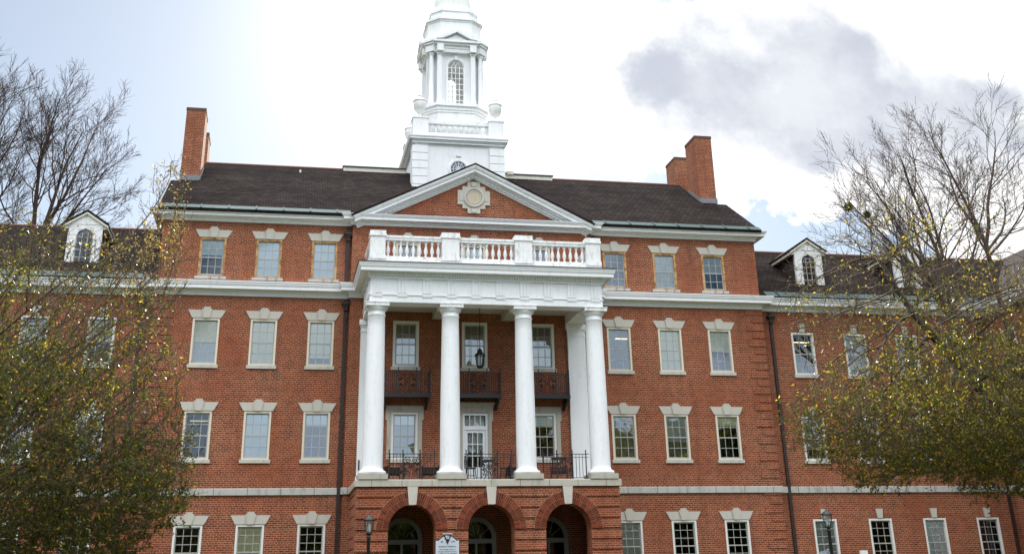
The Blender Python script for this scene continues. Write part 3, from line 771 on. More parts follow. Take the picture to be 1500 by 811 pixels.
wing_blinds = {(1, 0, 3): None, (1, 1, 3): [(0, .5, W_)], (1, 0, 2): [(0, .75, G_)], (1, 1, 2): [(0, .4, W_)], (1, 0, 1): [(0, 1, G_)], (1, 2, 1): [(0, 1, W_)],
               (-1, 0, 3): [(0, .55, C_)], (-1, 1, 3): [(0, .9, W_)], (-1, 0, 2): [(0, .15, W_)], (-1, 1, 2): [(0, .5, W_)], (-1, 0, 1): [(.3, 1, O_)]}
for s_ in (-1, 1):
    for ci, c in enumerate(WINGC):
        for f in (3, 2, 1):
            z0, z1 = FL[f]
            bl_ = wing_blinds.get((s_, ci, f)); window(('wing', f, bl_ is None), s_ * c, Y_W, z0, HW, z1 - z0, FRAME_WHITE, lintel='key', rows=(2, 2) if f != 1 else (3, 3), blind=bl_, glass=GLASS_DARK if f == 1 and bl_ is None else GLASS)
    for yy in (2.2, 5.4):
        for f in (3, 2, 1):
            z0, z1 = FL[f]
            window(('wing', f, True), s_ * 29.5, Y_W - yy, z0, HW, z1 - z0, FRAME_WHITE, lintel='key', rows=(2, 2) if f != 1 else (3, 3), rz=-s_ * PI / 2)

# stone-framed windows and door of the first floor porch
def surround(x, w, z0, z1, ear, shelf=False):
    m_ = MB(); y0, y1 = Y_P - .06, Y_P + .1
    m_.box(x - w - .20, x - w - .002, y0, y1, z0, z1 - .0); m_.box(x + w + .002, x + w + .20, y0, y1, z0, z1)
    m_.box(x - w - .20 - ear, x + w + .20 + ear, y0 - .01, y1, z1 + .002, z1 + .30)
    m_.box(x - w - .20 - ear, x - w - .202, y0 - .008, y1, z1 - .38, z1); m_.box(x + w + .202, x + w + .20 + ear, y0 - .008, y1, z1 - .38, z1)
    if shelf:
        m_.box(x - w - .36, x + w + .36, y0 - .16, y1, z1 + .42, z1 + .50); m_.box(x - w - .3, x + w + .3, y0 - .06, y1, z1 + .302, z1 + .418)
    return m_
for c in (-3.52, 3.48):
    r_ = window('stone_framed', c, Y_P, 7.67, .665, 2.22, FRAME_WHITE, fr=.12, blind=[(0, .28, W_), (.28, 1, G_)] if c < 0 else [(0, .3, W_)])
    if c < 0:
        m_ = surround(0, .665, 0.0, 2.22, .07); m_.xform(Matrix.Translation((0, -Y_P, 0))); obj('surround', m_, STONE, r_)
dr = obj('door', (lambda m_: (m_.box(-.63, -.53, Y_P - .02, Y_P + .16, 6.4, 9.85), m_.box(.53, .63, Y_P - .02, Y_P + .16, 6.4, 9.85), m_.box(-.53, .53, Y_P - .02, Y_P + .16, 9.75, 9.85),
    m_.box(-.53, .53, Y_P - .03, Y_P + .15, 9.06, 9.24), m_.box(-.525, -.38, Y_P + .03, Y_P + .08, 6.4, 9.06), m_.box(.38, .525, Y_P + .03, Y_P + .08, 6.4, 9.06), m_.box(-.38, .38, Y_P + .03, Y_P + .08, 8.92, 9.06),
    m_.box(-.38, .38, Y_P + .03, Y_P + .08, 6.4, 7.3),
    [m_.box(x - .02, x + .02, Y_P + .035, Y_P + .075, 7.3, 8.92) for x in (-.127, .127)], [m_.box(-.38, .38, Y_P + .037, Y_P + .073, z - .02, z + .02) for z in (7.84, 8.38)],
    [m_.box(x - .02, x + .02, Y_P + .035, Y_P + .075, 9.24, 9.75) for x in (-.265, 0, .265)], m_)[-1])(MB()), paint_mat('door_white', (.74, .76, .79), amount=.15), B)
mb = MB(); mb.box(-.38, .38, Y_P + .052, Y_P + .058, 7.3, 8.92); mb.box(-.53, .53, Y_P + .052, Y_P + .058, 9.24, 9.75); obj('pane', mb, GLASS, dr)
mb = MB(); mb.box(-.5, .5, Y_P + .25, Y_P + .26, 8.0, 9.75); obj('blind', mb, BL_WHITE, dr)
mb = MB(); mb.tube([(.45, Y_P + .02, 7.4), (.45, Y_P - .05, 7.4)], .03, 8); obj('handle', mb, IRON, dr)
obj('surround', surround(0, .63, 6.4, 9.86, .07, True), STONE, dr)

# ================================================================== portico
# arcade
AC = (-3.55, 0.02, 3.57); AR, ASP = 1.06, 4.27
def grooves(z):
    k = (z - 0.6) % 0.45
    return z > .5 and k < 0.075
mb = MB(); mb.arch_wall(-6.05, 6.05, 0.0, 6.08, Y_F, 0.9, [(c, AR, ASP) for c in AC], grooves, 0.07)
arc = obj('arcade', mb, BRICK, B)
for s_ in (-1, 1):
    mb = MB(); z = 0.0
    x0, x1 = (5.35, 6.05) if s_ > 0 else (-6.05, -5.35)
    while z < 6.0:
        z2 = min(z + .395, 6.08); mb.box(x0, x1, Y_F + .902, Y_P - .002, z, z2)
        if z2 < 6.0: mb.box(x0 + (.0 if s_ > 0 else .035), x1 - (.035 if s_ > 0 else 0), Y_F + .902, Y_P - .002, z2, z2 + .055)
        z += .45
    obj('arcade_side', mb, BRICK, B)
for c in AC:                                               # rings of brick voussoirs with mortar between
    mb = MB(); nv = 45
    for k in range(nv):
        for r0, r1, off in ((AR - .012, AR + .245, 0), (AR + .262, AR + .53, 0)):
            a0 = PI * (k + .09) / nv; a1 = PI * (k + .91) / nv
            mb.prism_y([(c + r0 * math.cos(a0), ASP + r0 * math.sin(a0)), (c + r1 * math.cos(a0), ASP + r1 * math.sin(a0)), (c + r1 * math.cos(a1), ASP + r1 * math.sin(a1)), (c + r0 * math.cos(a1), ASP + r0 * math.sin(a1))], Y_F - .03, Y_F + .2)
    ar = obj('arch', mb, BRICK_ARCH, B)
    mb = MB(); n = 36
    for k in range(n):
        a0 = PI * k / n; a1 = PI * (k + 1) / n; r0, r1 = AR - .004, AR + .545
        mb.prism_y([(c + r0 * math.cos(a0), ASP + r0 * math.sin(a0)), (c + r1 * math.cos(a0), ASP + r1 * math.sin(a0)), (c + r1 * math.cos(a1), ASP + r1 * math.sin(a1)), (c + r0 * math.cos(a1), ASP + r0 * math.sin(a1))], Y_F - .014, Y_F + .1)
    obj('mortar_bed', mb, MORTAR, ar)
    mb = MB(); mb.prism_y([(c - .165, 5.31), (c + .165, 5.31), (c + .235, 6.07), (c - .235, 6.07)], Y_F - .10, Y_F + .5)
    obj('keystone', mb, STONE_LINTEL, ar)
    # arched doorway in the back wall of the arcade
    mb = MB(); r0, r1 = .76, .965; sp = 4.05; n = 28
    for k in range(n):
        a0 = PI * k / n; a1 = PI * (k + 1) / n
        mb.prism_y([(c + r0 * math.cos(a0), sp + r0 * math.sin(a0)), (c + r1 * math.cos(a0), sp + r1 * math.sin(a0)), (c + r1 * math.cos(a1), sp + r1 * math.sin(a1)), (c + r0 * math.cos(a1), sp + r0 * math.sin(a1))], Y_P - .05, Y_P + .12)
    mb.box(c - .965, c - .76, Y_P - .05, Y_P + .12, .4, sp); mb.box(c + .76, c + .965, Y_P - .05, Y_P + .12, .4, sp)
    mb.box(c - .76, c + .76, Y_P - .06, Y_P + .12, 3.84, 4.04)
    mb.box(c - .05, c + .05, Y_P, Y_P + .1, .4, 3.84)
    for k in range(1, 5):
        a = PI * k / 5
        mb.tube([(c + .2 * math.cos(a), Y_P + .05, sp + .2 * math.sin(a)), (c + .76 * math.cos(a), Y_P + .05, sp + .76 * math.sin(a))], .018, 4)
    dd = obj('arched_door', mb, plain_mat('grey_door_paint', (.30, .30, .28), .5) if c == AC[0] else bpy.data.materials['grey_door_paint'], B)
    mb = MB(); mb.prism_y([(c - .76, 4.04), (c + .76, 4.04)] + [(c + .76 * math.cos(PI * k / 24), sp + .76 * math.sin(PI * k / 24)) for k in range(1, 24)], Y_P + .06, Y_P + .066)
    mb.box(c - .76, c + .76, Y_P + .06, Y_P + .066, .4, 3.84)
    obj('pane', mb, GLASS_DARK, dd)
mb = MB(); mb.box(-5.34, 5.34, Y_F + .903, Y_P - .003, 5.82, 6.08); obj('arcade_ceiling', mb, CEIL_SHADED, B)
# slab
mb = MB(); mb.sweep([(-6.05, Y_P), (-6.05, Y_F), (6.05, Y_F), (6.05, Y_P)], [(-.3, 6.082), (.09, 6.082), (.09, 6.34), (.07, 6.378), (-.3, 6.384)])
mb.box(-5.752, 5.752, Y_F + .298, Y_P - .002, 6.084, 6.381)
obj('terrace_slab', mb, stone_mat('terrace_stone', (0.46, 0.43, 0.36), stain=(.16, .15, .13), amount=.6, joints=1.35), B)
# columns
YC = -3.94; CX = (-5.337, -1.792, 1.792, 5.337)
for c in CX:
    mb = MB(); prof = [(.53, 6.74), (.60, 6.76), (.635, 6.82)]
    mb.lathe([(.50, 6.622), (.60, 6.63), (.635, 6.70), (.60, 6.775), (.52, 6.80), (.50, 6.84), (.475, 6.90), (.468, 7.0)] +
             [(.468 - .062 * (t / 12) ** 1.7, 7.0 + 6.75 * t / 12) for t in range(1, 13)] +
             [(.425, 13.77), (.44, 13.80), (.425, 13.83), (.405, 13.85), (.405, 13.97), (.43, 13.99), (.47, 14.04), (.52, 14.12), (.535, 14.18)], c, YC, 40)
    co = obj('column', mb, WHITE, B, smooth=50)
    mb = MB(); mb.box(c - .66, c + .66, YC - .64, YC + .66, 6.386, 6.618); obj('plinth', mb, STONE, co)
    mb = MB(); mb.box(c - .56, c + .56, YC - .56, YC + .56, 14.182, 14.33); mb.box(c - .585, c + .585, YC - .585, YC + .585, 14.33, 14.372); obj('abacus', mb, WHITE_WORN, co)
for s_ in (-1, 1):
    c = s_ * 5.34
    mb = MB(); mb.box(c - .47, c + .47, Y_P - .16, Y_P - .002, 6.85, 14.0); mb.box(c - .55, c + .55, Y_P - .22, Y_P - .002, 6.386, 6.62); mb.box(c - .51, c + .51, Y_P - .19, Y_P - .002, 6.622, 6.848)
    mb.box(c - .5, c + .5, Y_P - .19, Y_P - .002, 14.0, 14.1); mb.box(c - .55, c + .55, Y_P - .24, Y_P - .002, 14.1, 14.37); mb.box(c - .495, c + .495, Y_P - .185, Y_P - .002, 13.75, 13.82)
    obj('pilaster', mb, WHITE, B)
# entablature
mb = MB()
def ring_beam(z0, z1, out, inn=.92):
    mb.sweep([(-5.72, Y_P), (-5.72, -4.4), (5.72, -4.4), (5.72, Y_P)], [(-inn, z0), (out, z0), (out, z1), (-inn, z1)])
ring_beam(14.374, 14.70, .0); ring_beam(14.702, 14.765, .045); ring_beam(14.767, 15.50, -.012)
tri = [-5.32, -4.14, -2.98, -1.80, -.62, .56, 1.77, 2.94, 4.11, 5.29]
tri = [-5.36 + 10.72 * i / 9 for i in range(10)]
for x in tri:
    for dx in (-.165, 0, .165): mb.box(x + dx - .05, x + dx + .05, -4.438, -4.38, 14.80, 15.44)
    mb.box(x - .213, x + .213, -4.405, -4.385, 14.80, 15.44); mb.box(x - .24, x + .24, -4.45, -4.38, 15.44, 15.495)
    mb.box(x - .235, x + .235, -4.44, -4.40, 14.655, 14.70)
    for k in range(6): mb.box(x - .2 + .08 * k - .025, x - .2 + .08 * k + .025, -4.445, -4.39, 14.615, 14.655)
for y in (-3.9, -2.75, -1.6):
    for s_ in (-1, 1):
        for dy in (-.155, 0, .155):
            a, b = (5.70, 5.77) if s_ > 0 else (-5.77, -5.70); mb.box(a, b, y + dy - .062, y + dy + .062, 14.80, 15.44)
obj('entablature', mb, WHITE, B)
mb = MB()
for i in range(92):
    x = -5.80 + 11.6 * i / 91; mb.box(x - .037, x + .037, -4.57, -4.41, 15.60, 15.76)
for i in range(30):
    y = -4.4 + 4.0 * i / 29
    for s_ in (-1, 1): mb.box(*((5.73, 5.87) if s_ > 0 else (-5.87, -5.73)), y - .037, y + .037, 15.60, 15.76)
mb.sweep([(-5.72, Y_P), (-5.72, -4.4), (5.72, -4.4), (5.72, Y_P)], [(.0, 15.503), (.06, 15.503), (.06, 15.60), (0, 15.60)])
obj('dentil_band', mb, WHITE, B)
mb = MB(); mb.box(-4.8, 4.8, -3.5, Y_P - .003, 14.84, 14.95)
for x in (-1.792, 1.792): mb.box(x - .4, x + .4, -3.48, Y_P - .004, 14.5, 14.838)
obj('porch_ceiling', mb, CEIL, B)
mb = MB(); mb.sweep([(-5.72, Y_P), (-5.72, -4.4), (5.72, -4.4), (5.72, Y_P)], [(-.4, 16.20), (.62, 16.153), (.635, 16.19), (-.4, 16.235)]); mb.box(-5.33, 5.33, -4.0, Y_P - .003, 16.16, 16.23)
obj('porch_roof', mb, LEAD, B)
# balustrade on the portico
YB = -4.05
bal = empty('balustrade', parent=B)
def base_and_rail(x0, x1, y0, y1):
    m_ = MB(); m_.box(x0, x1, y0 - .16, y1 + .16, 16.24, 16.66) ; return m_
mb = MB()
mb.box(-5.80, 5.80, YB - .24, YB + .24, 16.24, 16.52); mb.box(-5.72, 5.72, YB - .17, YB + .17, 16.52, 16.66)
for s_ in (-1, 1):
    a, b = (5.32, 5.80) if s_ > 0 else (-5.80, -5.32); mb.box(a, b, YB + .242, Y_P - .004, 16.24, 16.52)
    a, b = (5.39, 5.73) if s_ > 0 else (-5.73, -5.39); mb.box(a, b, YB + .242, Y_P - .004, 16.52, 16.66)
PED = [(-5.76, -5.03), (-2.26, -1.40), (1.40, 2.26), (5.03, 5.76)]
gaps = [(PED[i][1], PED[i + 1][0]) for i in range(3)]
for a, b in gaps: mb.box(a, b, YB - .15, YB + .15, 17.46, 17.58); mb.box(a, b, YB - .18, YB + .18, 17.582, 17.70)
for s_ in (-1, 1):
    xc = s_ * 5.56; mb.box(xc - .15, xc + .15, YB + .36, Y_P - .004, 17.46, 17.58); mb.box(xc - .18, xc + .18, YB + .36, Y_P - .004, 17.582, 17.70)
obj('rail', mb, WHITE_WORN, bal)
for a, b in PED:
    mb = MB(); mb.box(a, b, YB - .28, YB + .34, 16.50, 17.62); mb.box(a - .05, b + .05, YB - .33, YB + .39, 17.622, 17.72); mb.box(a - .02, b + .02, YB - .30, YB + .36, 17.722, 17.90)
    mb.box(a - .03, b + .03, YB - .31, YB + .37, 16.49, 16.68)
    obj('pedestal', mb, WHITE_WORN, bal)
bprof = [(.075, 0), (.075, .05), (.05, .07), (.04, .11), (.075, .19), (.098, .30), (.085, .40), (.05, .55), (.04, .62), (.055, .66), (.055, .68), (.075, .70), (.075, .80)]
bp0 = None
def baluster(x, y, z, parent, sc=1.0):
    global bp0
    if bp0 is None:
        mb = MB(); mb.lathe(bprof, 0, 0, 12); bp0 = obj('baluster', mb, WHITE_WORN, parent, smooth=40); o = bp0
    else: o = bp0.copy(); COL.objects.link(o); o.parent = parent
    o.location = (x, y, z); o.scale = (sc, sc, sc)
for (a, b), n in zip(gaps, (9, 9, 9)):
    for i in range(n): baluster(a + (b - a) * (i + .5) / n, YB, 16.66, bal)
for s_ in (-1, 1):
    for i in range(9): baluster(s_ * 5.56, YB + .55 + i * .335, 16.66, bal)

# ---- iron railings of the terrace, between the columns
def scroll(m_, cx, y, cz, r, n=26, turns=1.6, rot=0, flip=1, th=.019):
    pts = []
    for i in range(n):
        t = i / (n - 1); a = rot + flip * turns * 2 * PI * t; rr = r * (1 - .8 * t)
        pts.append((cx + rr * math.cos(a), y, cz + rr * math.sin(a)))
    m_.tube(pts, th, 4)
def iron_railing(x0, x1, z0, z1, y, posts, scrolls, name, parent, step=.155):
    m_ = MB()
    m_.box(x0, x1, y - .018, y + .018, z1 - .03, z1); m_.box(x0, x1, y - .015, y + .015, z0 + .06, z0 + .085)
    m_.box(x0, x1, y - .012, y + .012, z1 - .17, z1 - .15) if name == 'railing' else None
    for p in posts:
        m_.box(p - .022, p + .022, y - .022, y + .022, z0, z1 + .08); m_.lathe([(.005, z1 + .08), (.035, z1 + .11), (.03, z1 + .14), (.005, z1 + .19)], p, y, 8)
    x = x0 + step
    while x < x1 - .03:
        if not any(a < x < b for a, b in scrolls): m_.tube([(x, y, z0 + .07), (x, y, z1 - .02)], .013 if name == 'railing' else .017, 4)
        x += step
    for a, b in scrolls:
        cx = (a + b) / 2; w = (b - a) / 2; cz = (z0 + z1) / 2; h = (z1 - z0) / 2
        for sx in (-1, 1):
            for sz in (-1, 1):
                scroll(m_, cx + sx * w * .48, y, cz + sz * h * .48, w * .42, rot=(0 if sx > 0 else PI), flip=sx * sz)
                scroll(m_, cx + sx * w * .78, y, cz + sz * h * .22, w * .2, rot=PI / 2, flip=-sx * sz, n=16)
            m_.tube([(cx + sx * w * .95, y, z0 + .08), (cx + sx * w * .2, y, cz), (cx + sx * w * .95, y, z1 - .03)], .010, 4)
        pts = [(cx + w * .34 * math.cos(2 * PI * i / 20), y, cz + w * .34 * math.sin(2 * PI * i / 20)) for i in range(21)]
        m_.tube(pts, .012, 4)
        for k in range(8):
            an = 2 * PI * k / 8; m_.tube([(cx, y, cz), (cx + w * .32 * math.cos(an), y, cz + w * .32 * math.sin(an))], .012, 4)
        m_.box(a - .012, a + .012, y - .012, y + .012, z0 + .07, z1); m_.box(b - .012, b + .012, y - .012, y + .012, z0 + .07, z1)
    return obj(name, m_, IRON, parent)
YR = -4.16
iron_railing(-4.72, -2.40, 6.39, 7.52, YR, (-4.60, -3.98, -3.20, -2.55), [(-3.95, -3.23)], 'railing', B)
iron_railing(-1.18, 1.18, 6.39, 7.52, YR, (-1.08, -.40, .38, 1.05), [(-.37, .35)], 'railing', B)
iron_railing(2.40, 4.72, 6.39, 7.52, YR, (2.52, 3.18, 3.93, 4.58), [(3.21, 3.9)], 'railing', B)
for x in (-5.7, ):
    mb = MB(); mb.box(x - .03, x + .03, Y_P - .21, Y_P - .165, 7.15, 7.62); obj('wall_plate', mb, IRON, B)
# ---- small iron balconies of the second floor
for c in (-3.52, 0.0, 3.52):
    bc = empty('iron_balcony', parent=B)
    y = -1.28; mb = MB(); mb.box(c - 1.16, c + 1.16, y - .04, Y_P - .003, 10.58, 10.66); mb.box(c - 1.16, c + 1.16, y - .05, y + .03, 10.46, 10.578); mb.box(c - 1.13, c - 1.05, y, Y_P - .003, 10.46, 10.578); mb.box(c + 1.05, c + 1.13, y, Y_P - .003, 10.46, 10.578)
    obj('balcony_floor', mb, IRON, bc)
    iron_railing(c - 1.13, c + 1.13, 10.665, 11.72, y, (c - 1.12, c - .45, c + .45, c + 1.12), [(c - .42, c + .42)], 'balcony_railing', bc, .10)
    mb = MB()
    for sx in (-1, 1):
        x = c + sx * 1.12
        for k in range(1, 6): mb.tube([(x, y + k * .16, 10.665), (x, y + k * .16, 11.70)], .0095, 4)
        mb.box(x - .015, x + .015, y + .02, Y_P - .003, 11.69, 11.72); mb.box(x - .012, x + .012, y + .02, Y_P - .003, 10.73, 10.75)
    obj('balcony_side', mb, IRON, bc)
    for sx in (-1, 1):
        mb = MB(); x = c + sx * 1.05; mb.prism_x([(y + .05, 10.458), (Y_P - .004, 10.458), (Y_P - .004, 10.0), (Y_P - .1, 10.02), (y + .35, 10.28), (y + .12, 10.30)], x - .05, x + .05); obj('bracket', mb, IRON, bc)

# ---- downspouts with hopper heads
def downspout(x, y, z0, hops, top):
    m_ = MB(); m_.box(x - .075, x + .075, y - .13, y - .01, z0, top)
    ds = obj('downspout', m_, BRONZE, B)
    for hz in hops:
        m2 = MB(); m2.lathe([(.12, hz - .42), (.14, hz - .30), (.25, hz - .12), (.29, hz - .08), (.29, hz)], x, y - .18, 4, PI / 4)
        obj('hopper', m2, BRONZE, ds)
    m3 = MB()
    z = z0 + 1.2
    while z < top: m3.box(x - .10, x + .10, y - .15, y - .005, z, z + .06); z += 2.6
    obj('strap', m3, BRONZE, ds)
for s_ in (-1, 1):
    downspout(s_ * 6.60, 0.0, 0.2, (15.28,), 15.45); downspout(s_ * 6.62, 0.0, 16.25, (18.92,), 19.3)
    downspout(s_ * 16.55, Y_W, 0.2, (15.22,), 15.45); downspout(s_ * 29.1, Y_W, 0.2, (), 15.45)

# ---- dormers on the wings
for s_ in (-1, 1):
    for xc in (19.92, 26.12):
        c = s_ * xc; y0 = 1.6; dm = empty('dormer', parent=B)
        mb = MB(); w = .84
        mb.arch_wall(c - w, c + w, 17.2, 19.42, y0, .18, [(c, .42, 18.74)])
        mb.box(c - w + .001, c + w - .001, y0, y0 + .15, 16.9, 17.2)
        mb.prism_y([(c - w - .12, 19.40), (c + w + .12, 19.40), (c, 20.04)], y0 - .02, y0 + .1)
        fr_ = obj('dormer_front', mb, WHITE_WORN, dm)
        mb = MB()
        for sx in (-1, 1):
            xa, xb = (c + w - .06, c + w) if sx > 0 else (c - w, c - w + .06)
            mb.prism_x([(y0 + .182, 16.9), (5.0, 19.45), (y0 + .182, 19.45)], xa, xb)
        obj('dormer_cheek', mb, plain_mat('dark_shingle', (.05, .04, .035), .85, var=.4) if 'dark_shingle' not in bpy.data.materials else bpy.data.materials['dark_shingle'], dm)
        mb = MB(); t = .11
        for sx in (-1, 1):
            mb.prism_y([(c, 20.06), (c + sx * (w + .30), 19.32), (c + sx * (w + .30), 19.32 + t), (c, 20.06 + t)], y0 - .16, 6.0)
        obj('dormer_roof', mb, TILE, dm)
        mb = MB()
        for sx in (-1, 1):
            mb.prism_y([(c, 19.93), (c + sx * (w + .27), 19.21), (c + sx * (w + .27), 19.315), (c, 20.055)], y0 - .13, y0 - .021)
            xa, xb = (c + w + .02, c + w + .26) if sx > 0 else (c - w - .26, c - w - .02)
            mb.prism_x([(y0 - .02, 19.16), (5.0, 19.16), (5.4, 19.40), (y0 - .02, 19.40)], xa, xb)
        obj('dormer_trim', mb, CREAM, dm)
        mb = MB(); r = .42; sp = 18.74
        for x in (-.14, .14): mb.box(c + x - .02, c + x + .02, y0 + .08, y0 + .12, 17.3, sp + .25)
        for z in (17.7, 18.1, 18.45, 18.76): mb.box(c - r, c + r, y0 + .082, y0 + .118, z - .02, z + .02)
        mb.box(c - r, c + r, y0 + .07, y0 + .13, 17.2, 17.3); mb.box(c - r, c - r + .05, y0 + .07, y0 + .13, 17.3, sp + .1); mb.box(c + r - .05, c + r, y0 + .07, y0 + .13, 17.3, sp + .1)
        for k in range(-1, 2):
            pts = [(c + k * .14 + .28 * math.cos(a), y0 + .1, sp + .28 * math.sin(a)) for a in [PI * i / 10 for i in range(11)] if (k * .14 + .28 * math.cos(a)) ** 2 + (.28 * math.sin(a)) ** 2 < .175]
            if len(pts) > 1: mb.tube(pts, .016, 4)
        obj('sash', mb, SASH_MAT, dm)
        mb = MB(); mb.box(c - r, c + r, y0 + .098, y0 + .102, 17.3, sp + .42); obj('pane', mb, GLASS, dm)

# ================================================================== cupola
CY = 7.65
cup = empty('cupola', parent=B)
mb = MB()
mb.box(-2.62, 2.62, CY - 2.62, CY + 2.62, 22.4, 26.22)
z = 22.6
while z < 26.0:                                        # rusticated corners
    for sx in (-1, 1):
        for sy in (-1, 1):
            a, b = (1.86, 2.78) if sx > 0 else (-2.78, -1.86); c_, d_ = (CY + 1.86, CY + 2.78) if sy > 0 else (CY - 2.78, CY - 1.86)
            mb.box(a, b, c_, d_, z, min(z + .455, 26.2))
    z += .49
n = 40                                                # moulded ring round the round window
oz = 24.63
ring = [(.60 * math.cos(2 * PI * i / n), CY - 2.64, oz + .60 * math.sin(2 * PI * i / n)) for i in range(n + 1)]
mb.tube(ring, .05, 6); ring = [(.52 * math.cos(2 * PI * i / n), CY - 2.65, oz + .52 * math.sin(2 * PI * i / n)) for i in range(n + 1)]; mb.tube(ring, .06, 6)
mb.box(-.13, .13, CY - 2.72, CY - 2.6, 25.42, 25.56)
obj('cupola_base', mb, WHITE, cup)
mb = MB(); mb.prism_y([(.5 * math.cos(2 * PI * i / 32), oz + .5 * math.sin(2 * PI * i / 32)) for i in range(32)], CY - 2.64, CY - 2.628)
obj('pane', mb, plain_mat('blue_glass', (.05, .09, .15), .08, var=.3, spec=.8), cup)
mb = MB()
for k in range(6):
    a = PI * k / 6; mb.tube([(.5 * math.cos(a), CY - 2.655, oz + .5 * math.sin(a)), (-.5 * math.cos(a), CY - 2.655, oz - .5 * math.sin(a))], .02, 4)
for rr in (.16, .33):
    mb.tube([(rr * math.cos(2 * PI * i / 24), CY - 2.655, oz + rr * math.sin(2 * PI * i / 24)) for i in range(25)], .017, 4)
obj('round_window_bars', mb, WHITE, cup)
mb = MB(); q = 2.70
mb.sweep([(-q, CY), (-q, CY - q), (q, CY - q), (q, CY + q), (-q, CY + q), (-q, CY - .001)], [(-.1, 26.16), (.10, 26.16), (.10, 26.24), (.16, 26.28), (.16, 26.34), (.26, 26.36), (.26, 26.44), (.30, 26.50), (.31, 26.56), (-.1, 26.60)])
mb.box(-2.75, 2.75, CY - 2.75, CY + 2.75, 26.42, 26.66)
obj('cupola_cornice', mb, WHITE, cup)
mb = MB()
for sx in (-1, 1):
    for sy in (-1, 1):
        x, y = sx * 2.30, CY + sy * 2.30; mb.box(x - .46, x + .46, y - .46, y + .46, 26.66, 27.74); mb.box(x - .50, x + .50, y - .50, y + .50, 27.742, 27.86)
mb.box(-1.84, 1.84, CY - 2.62, CY - 2.26, 26.66, 26.90); mb.box(-1.84, 1.84, CY - 2.62, CY - 2.28, 27.48, 27.72)
mb.box(-1.84, 1.84, CY + 2.26, CY + 2.62, 26.66, 26.90); mb.box(-1.84, 1.84, CY + 2.28, CY + 2.62, 27.48, 27.72)
for sx in (-1, 1):
    a, b = (2.26, 2.62) if sx > 0 else (-2.62, -2.26); mb.box(a, b, CY - 1.84, CY + 1.84, 26.66, 26.90); mb.box(a, b, CY - 1.84, CY + 1.84, 27.48, 27.72)
obj('parapet', mb, WHITE, cup)
for i in range(11):
    t = -1.70 + 3.40 * i / 10
    baluster(t, CY - 2.44, 26.90, cup, .725); baluster(-2.44, CY + t, 26.90, cup, .725)
    if i % 2 == 0: baluster(2.44, CY + t, 26.90, cup, .725); baluster(t, CY + 2.44, 26.90, cup, .725)
up = [(.22, 27.86), (.22, 27.95), (.12, 28.0), (.10, 28.12), (.16, 28.20), (.30, 28.36), (.385, 28.58), (.41, 28.78), (.395, 28.92), (.43, 28.95), (.43, 29.0), (.36, 29.03), (.33, 29.10), (.24, 29.18), (.14, 29.24), (.12, 29.28), (.16, 29.34), (.12, 29.40), (.03, 29.43)]
for sx, sy in ((-1, -1), (1, -1), (-1, 1), (1, 1)):
    mb = MB(); mb.lathe(up, sx * 2.32, CY + sy * 2.32, 20); 
    if sx < 0 and sy < 0: mb.lathe([(.09, 29.36), (.13, 29.44), (.08, 29.58), (.02, 29.75)], sx * 2.32, CY + sy * 2.32, 10)
    obj('urn', mb, WHITE_WORN, cup, smooth=40)
def octo(h, f):            # square of half width h with cut corners; f is half the front face
    return [(-f, -h), (f, -h), (h, -f), (h, f), (f, h), (-f, h), (-h, f), (-h, -f)]
def osh(poly): return [(x, y + CY) for x, y in poly]
mb = MB()
mb.prism_z(osh(octo(1.92, 1.14)), 26.66, 28.55); mb.prism_z(osh(octo(1.97, 1.18)), 28.552, 28.70); mb.prism_z(osh(octo(2.02, 1.21)), 28.702, 28.93); mb.prism_z(osh(octo(2.12, 1.28)), 28.932, 29.08); mb.prism_z(osh(octo(1.95, 1.17)), 29.082, 29.16)
obj('lantern_base', mb, WHITE, cup)
# lantern room with arched openings on its four sides
mb = MB(); hb = 1.52
for k in range(4):
    st = len(mb.v)
    mb.arch_wall(-.90, .90, 29.16, 32.70, -hb, .16, [(0.0, .48, 31.80)])
    ring = [(.56 * math.cos(PI * i / 20), -hb - .01, 31.80 + .56 * math.sin(PI * i / 20)) for i in range(21)]
    mb.tube(ring, .06, 6); mb.box(-.62, -.50, -hb - .06, -hb, 29.2, 31.8); mb.box(.50, .62, -hb - .06, -hb, 29.2, 31.8); mb.box(-.09, .09, -hb - .12, -hb, 32.28, 32.52)
    mb.xform(Matrix.Translation((0, CY, 0)) @ Matrix.Rotation(k * PI / 2, 4, 'Z'), st)
    st = len(mb.v)
    L = (1.52 - .90) * math.sqrt(2) / 2
    mb.box(-L, L, -.08, .08, 29.16, 32.70)
    mb.xform(Matrix.Translation((0, CY, 0)) @ Matrix.Rotation(k * PI / 2, 4, 'Z') @ Matrix.Translation((1.21, -1.21, 0)) @ Matrix.Rotation(PI / 4, 4, 'Z'), st)
obj('lantern', mb, WHITE, cup)
for k in range(4):
    for sx in (-1, 1):
        mb = MB(); mb.box(sx * 1.06 - .14, sx * 1.06 + .14, -1.80, -1.52, 29.16, 32.53); mb.box(sx * 1.06 - .18, sx * 1.06 + .18, -1.84, -1.52, 32.522, 32.66); mb.box(sx * 1.06 - .18, sx * 1.06 + .18, -1.84, -1.52, 29.15, 29.36)
        mb.xform(Matrix.Translation((0, CY, 0)) @ Matrix.Rotation(k * PI / 2, 4, 'Z')); obj('lantern_pilaster', mb, WHITE, cup)
    mb = MB()
    mb.lathe([(.19, 29.15), (.19, 29.3), (.155, 29.36), (.15, 31.0), (.13, 32.45), (.15, 32.47), (.18, 32.55), (.19, 32.66)], 0, -2.18, 14)
    mb.xform(Matrix.Translation((0, CY, 0)) @ Matrix.Rotation(k * PI / 2 + PI / 4, 4, 'Z')); obj('lantern_column', mb, WHITE, cup, smooth=40)
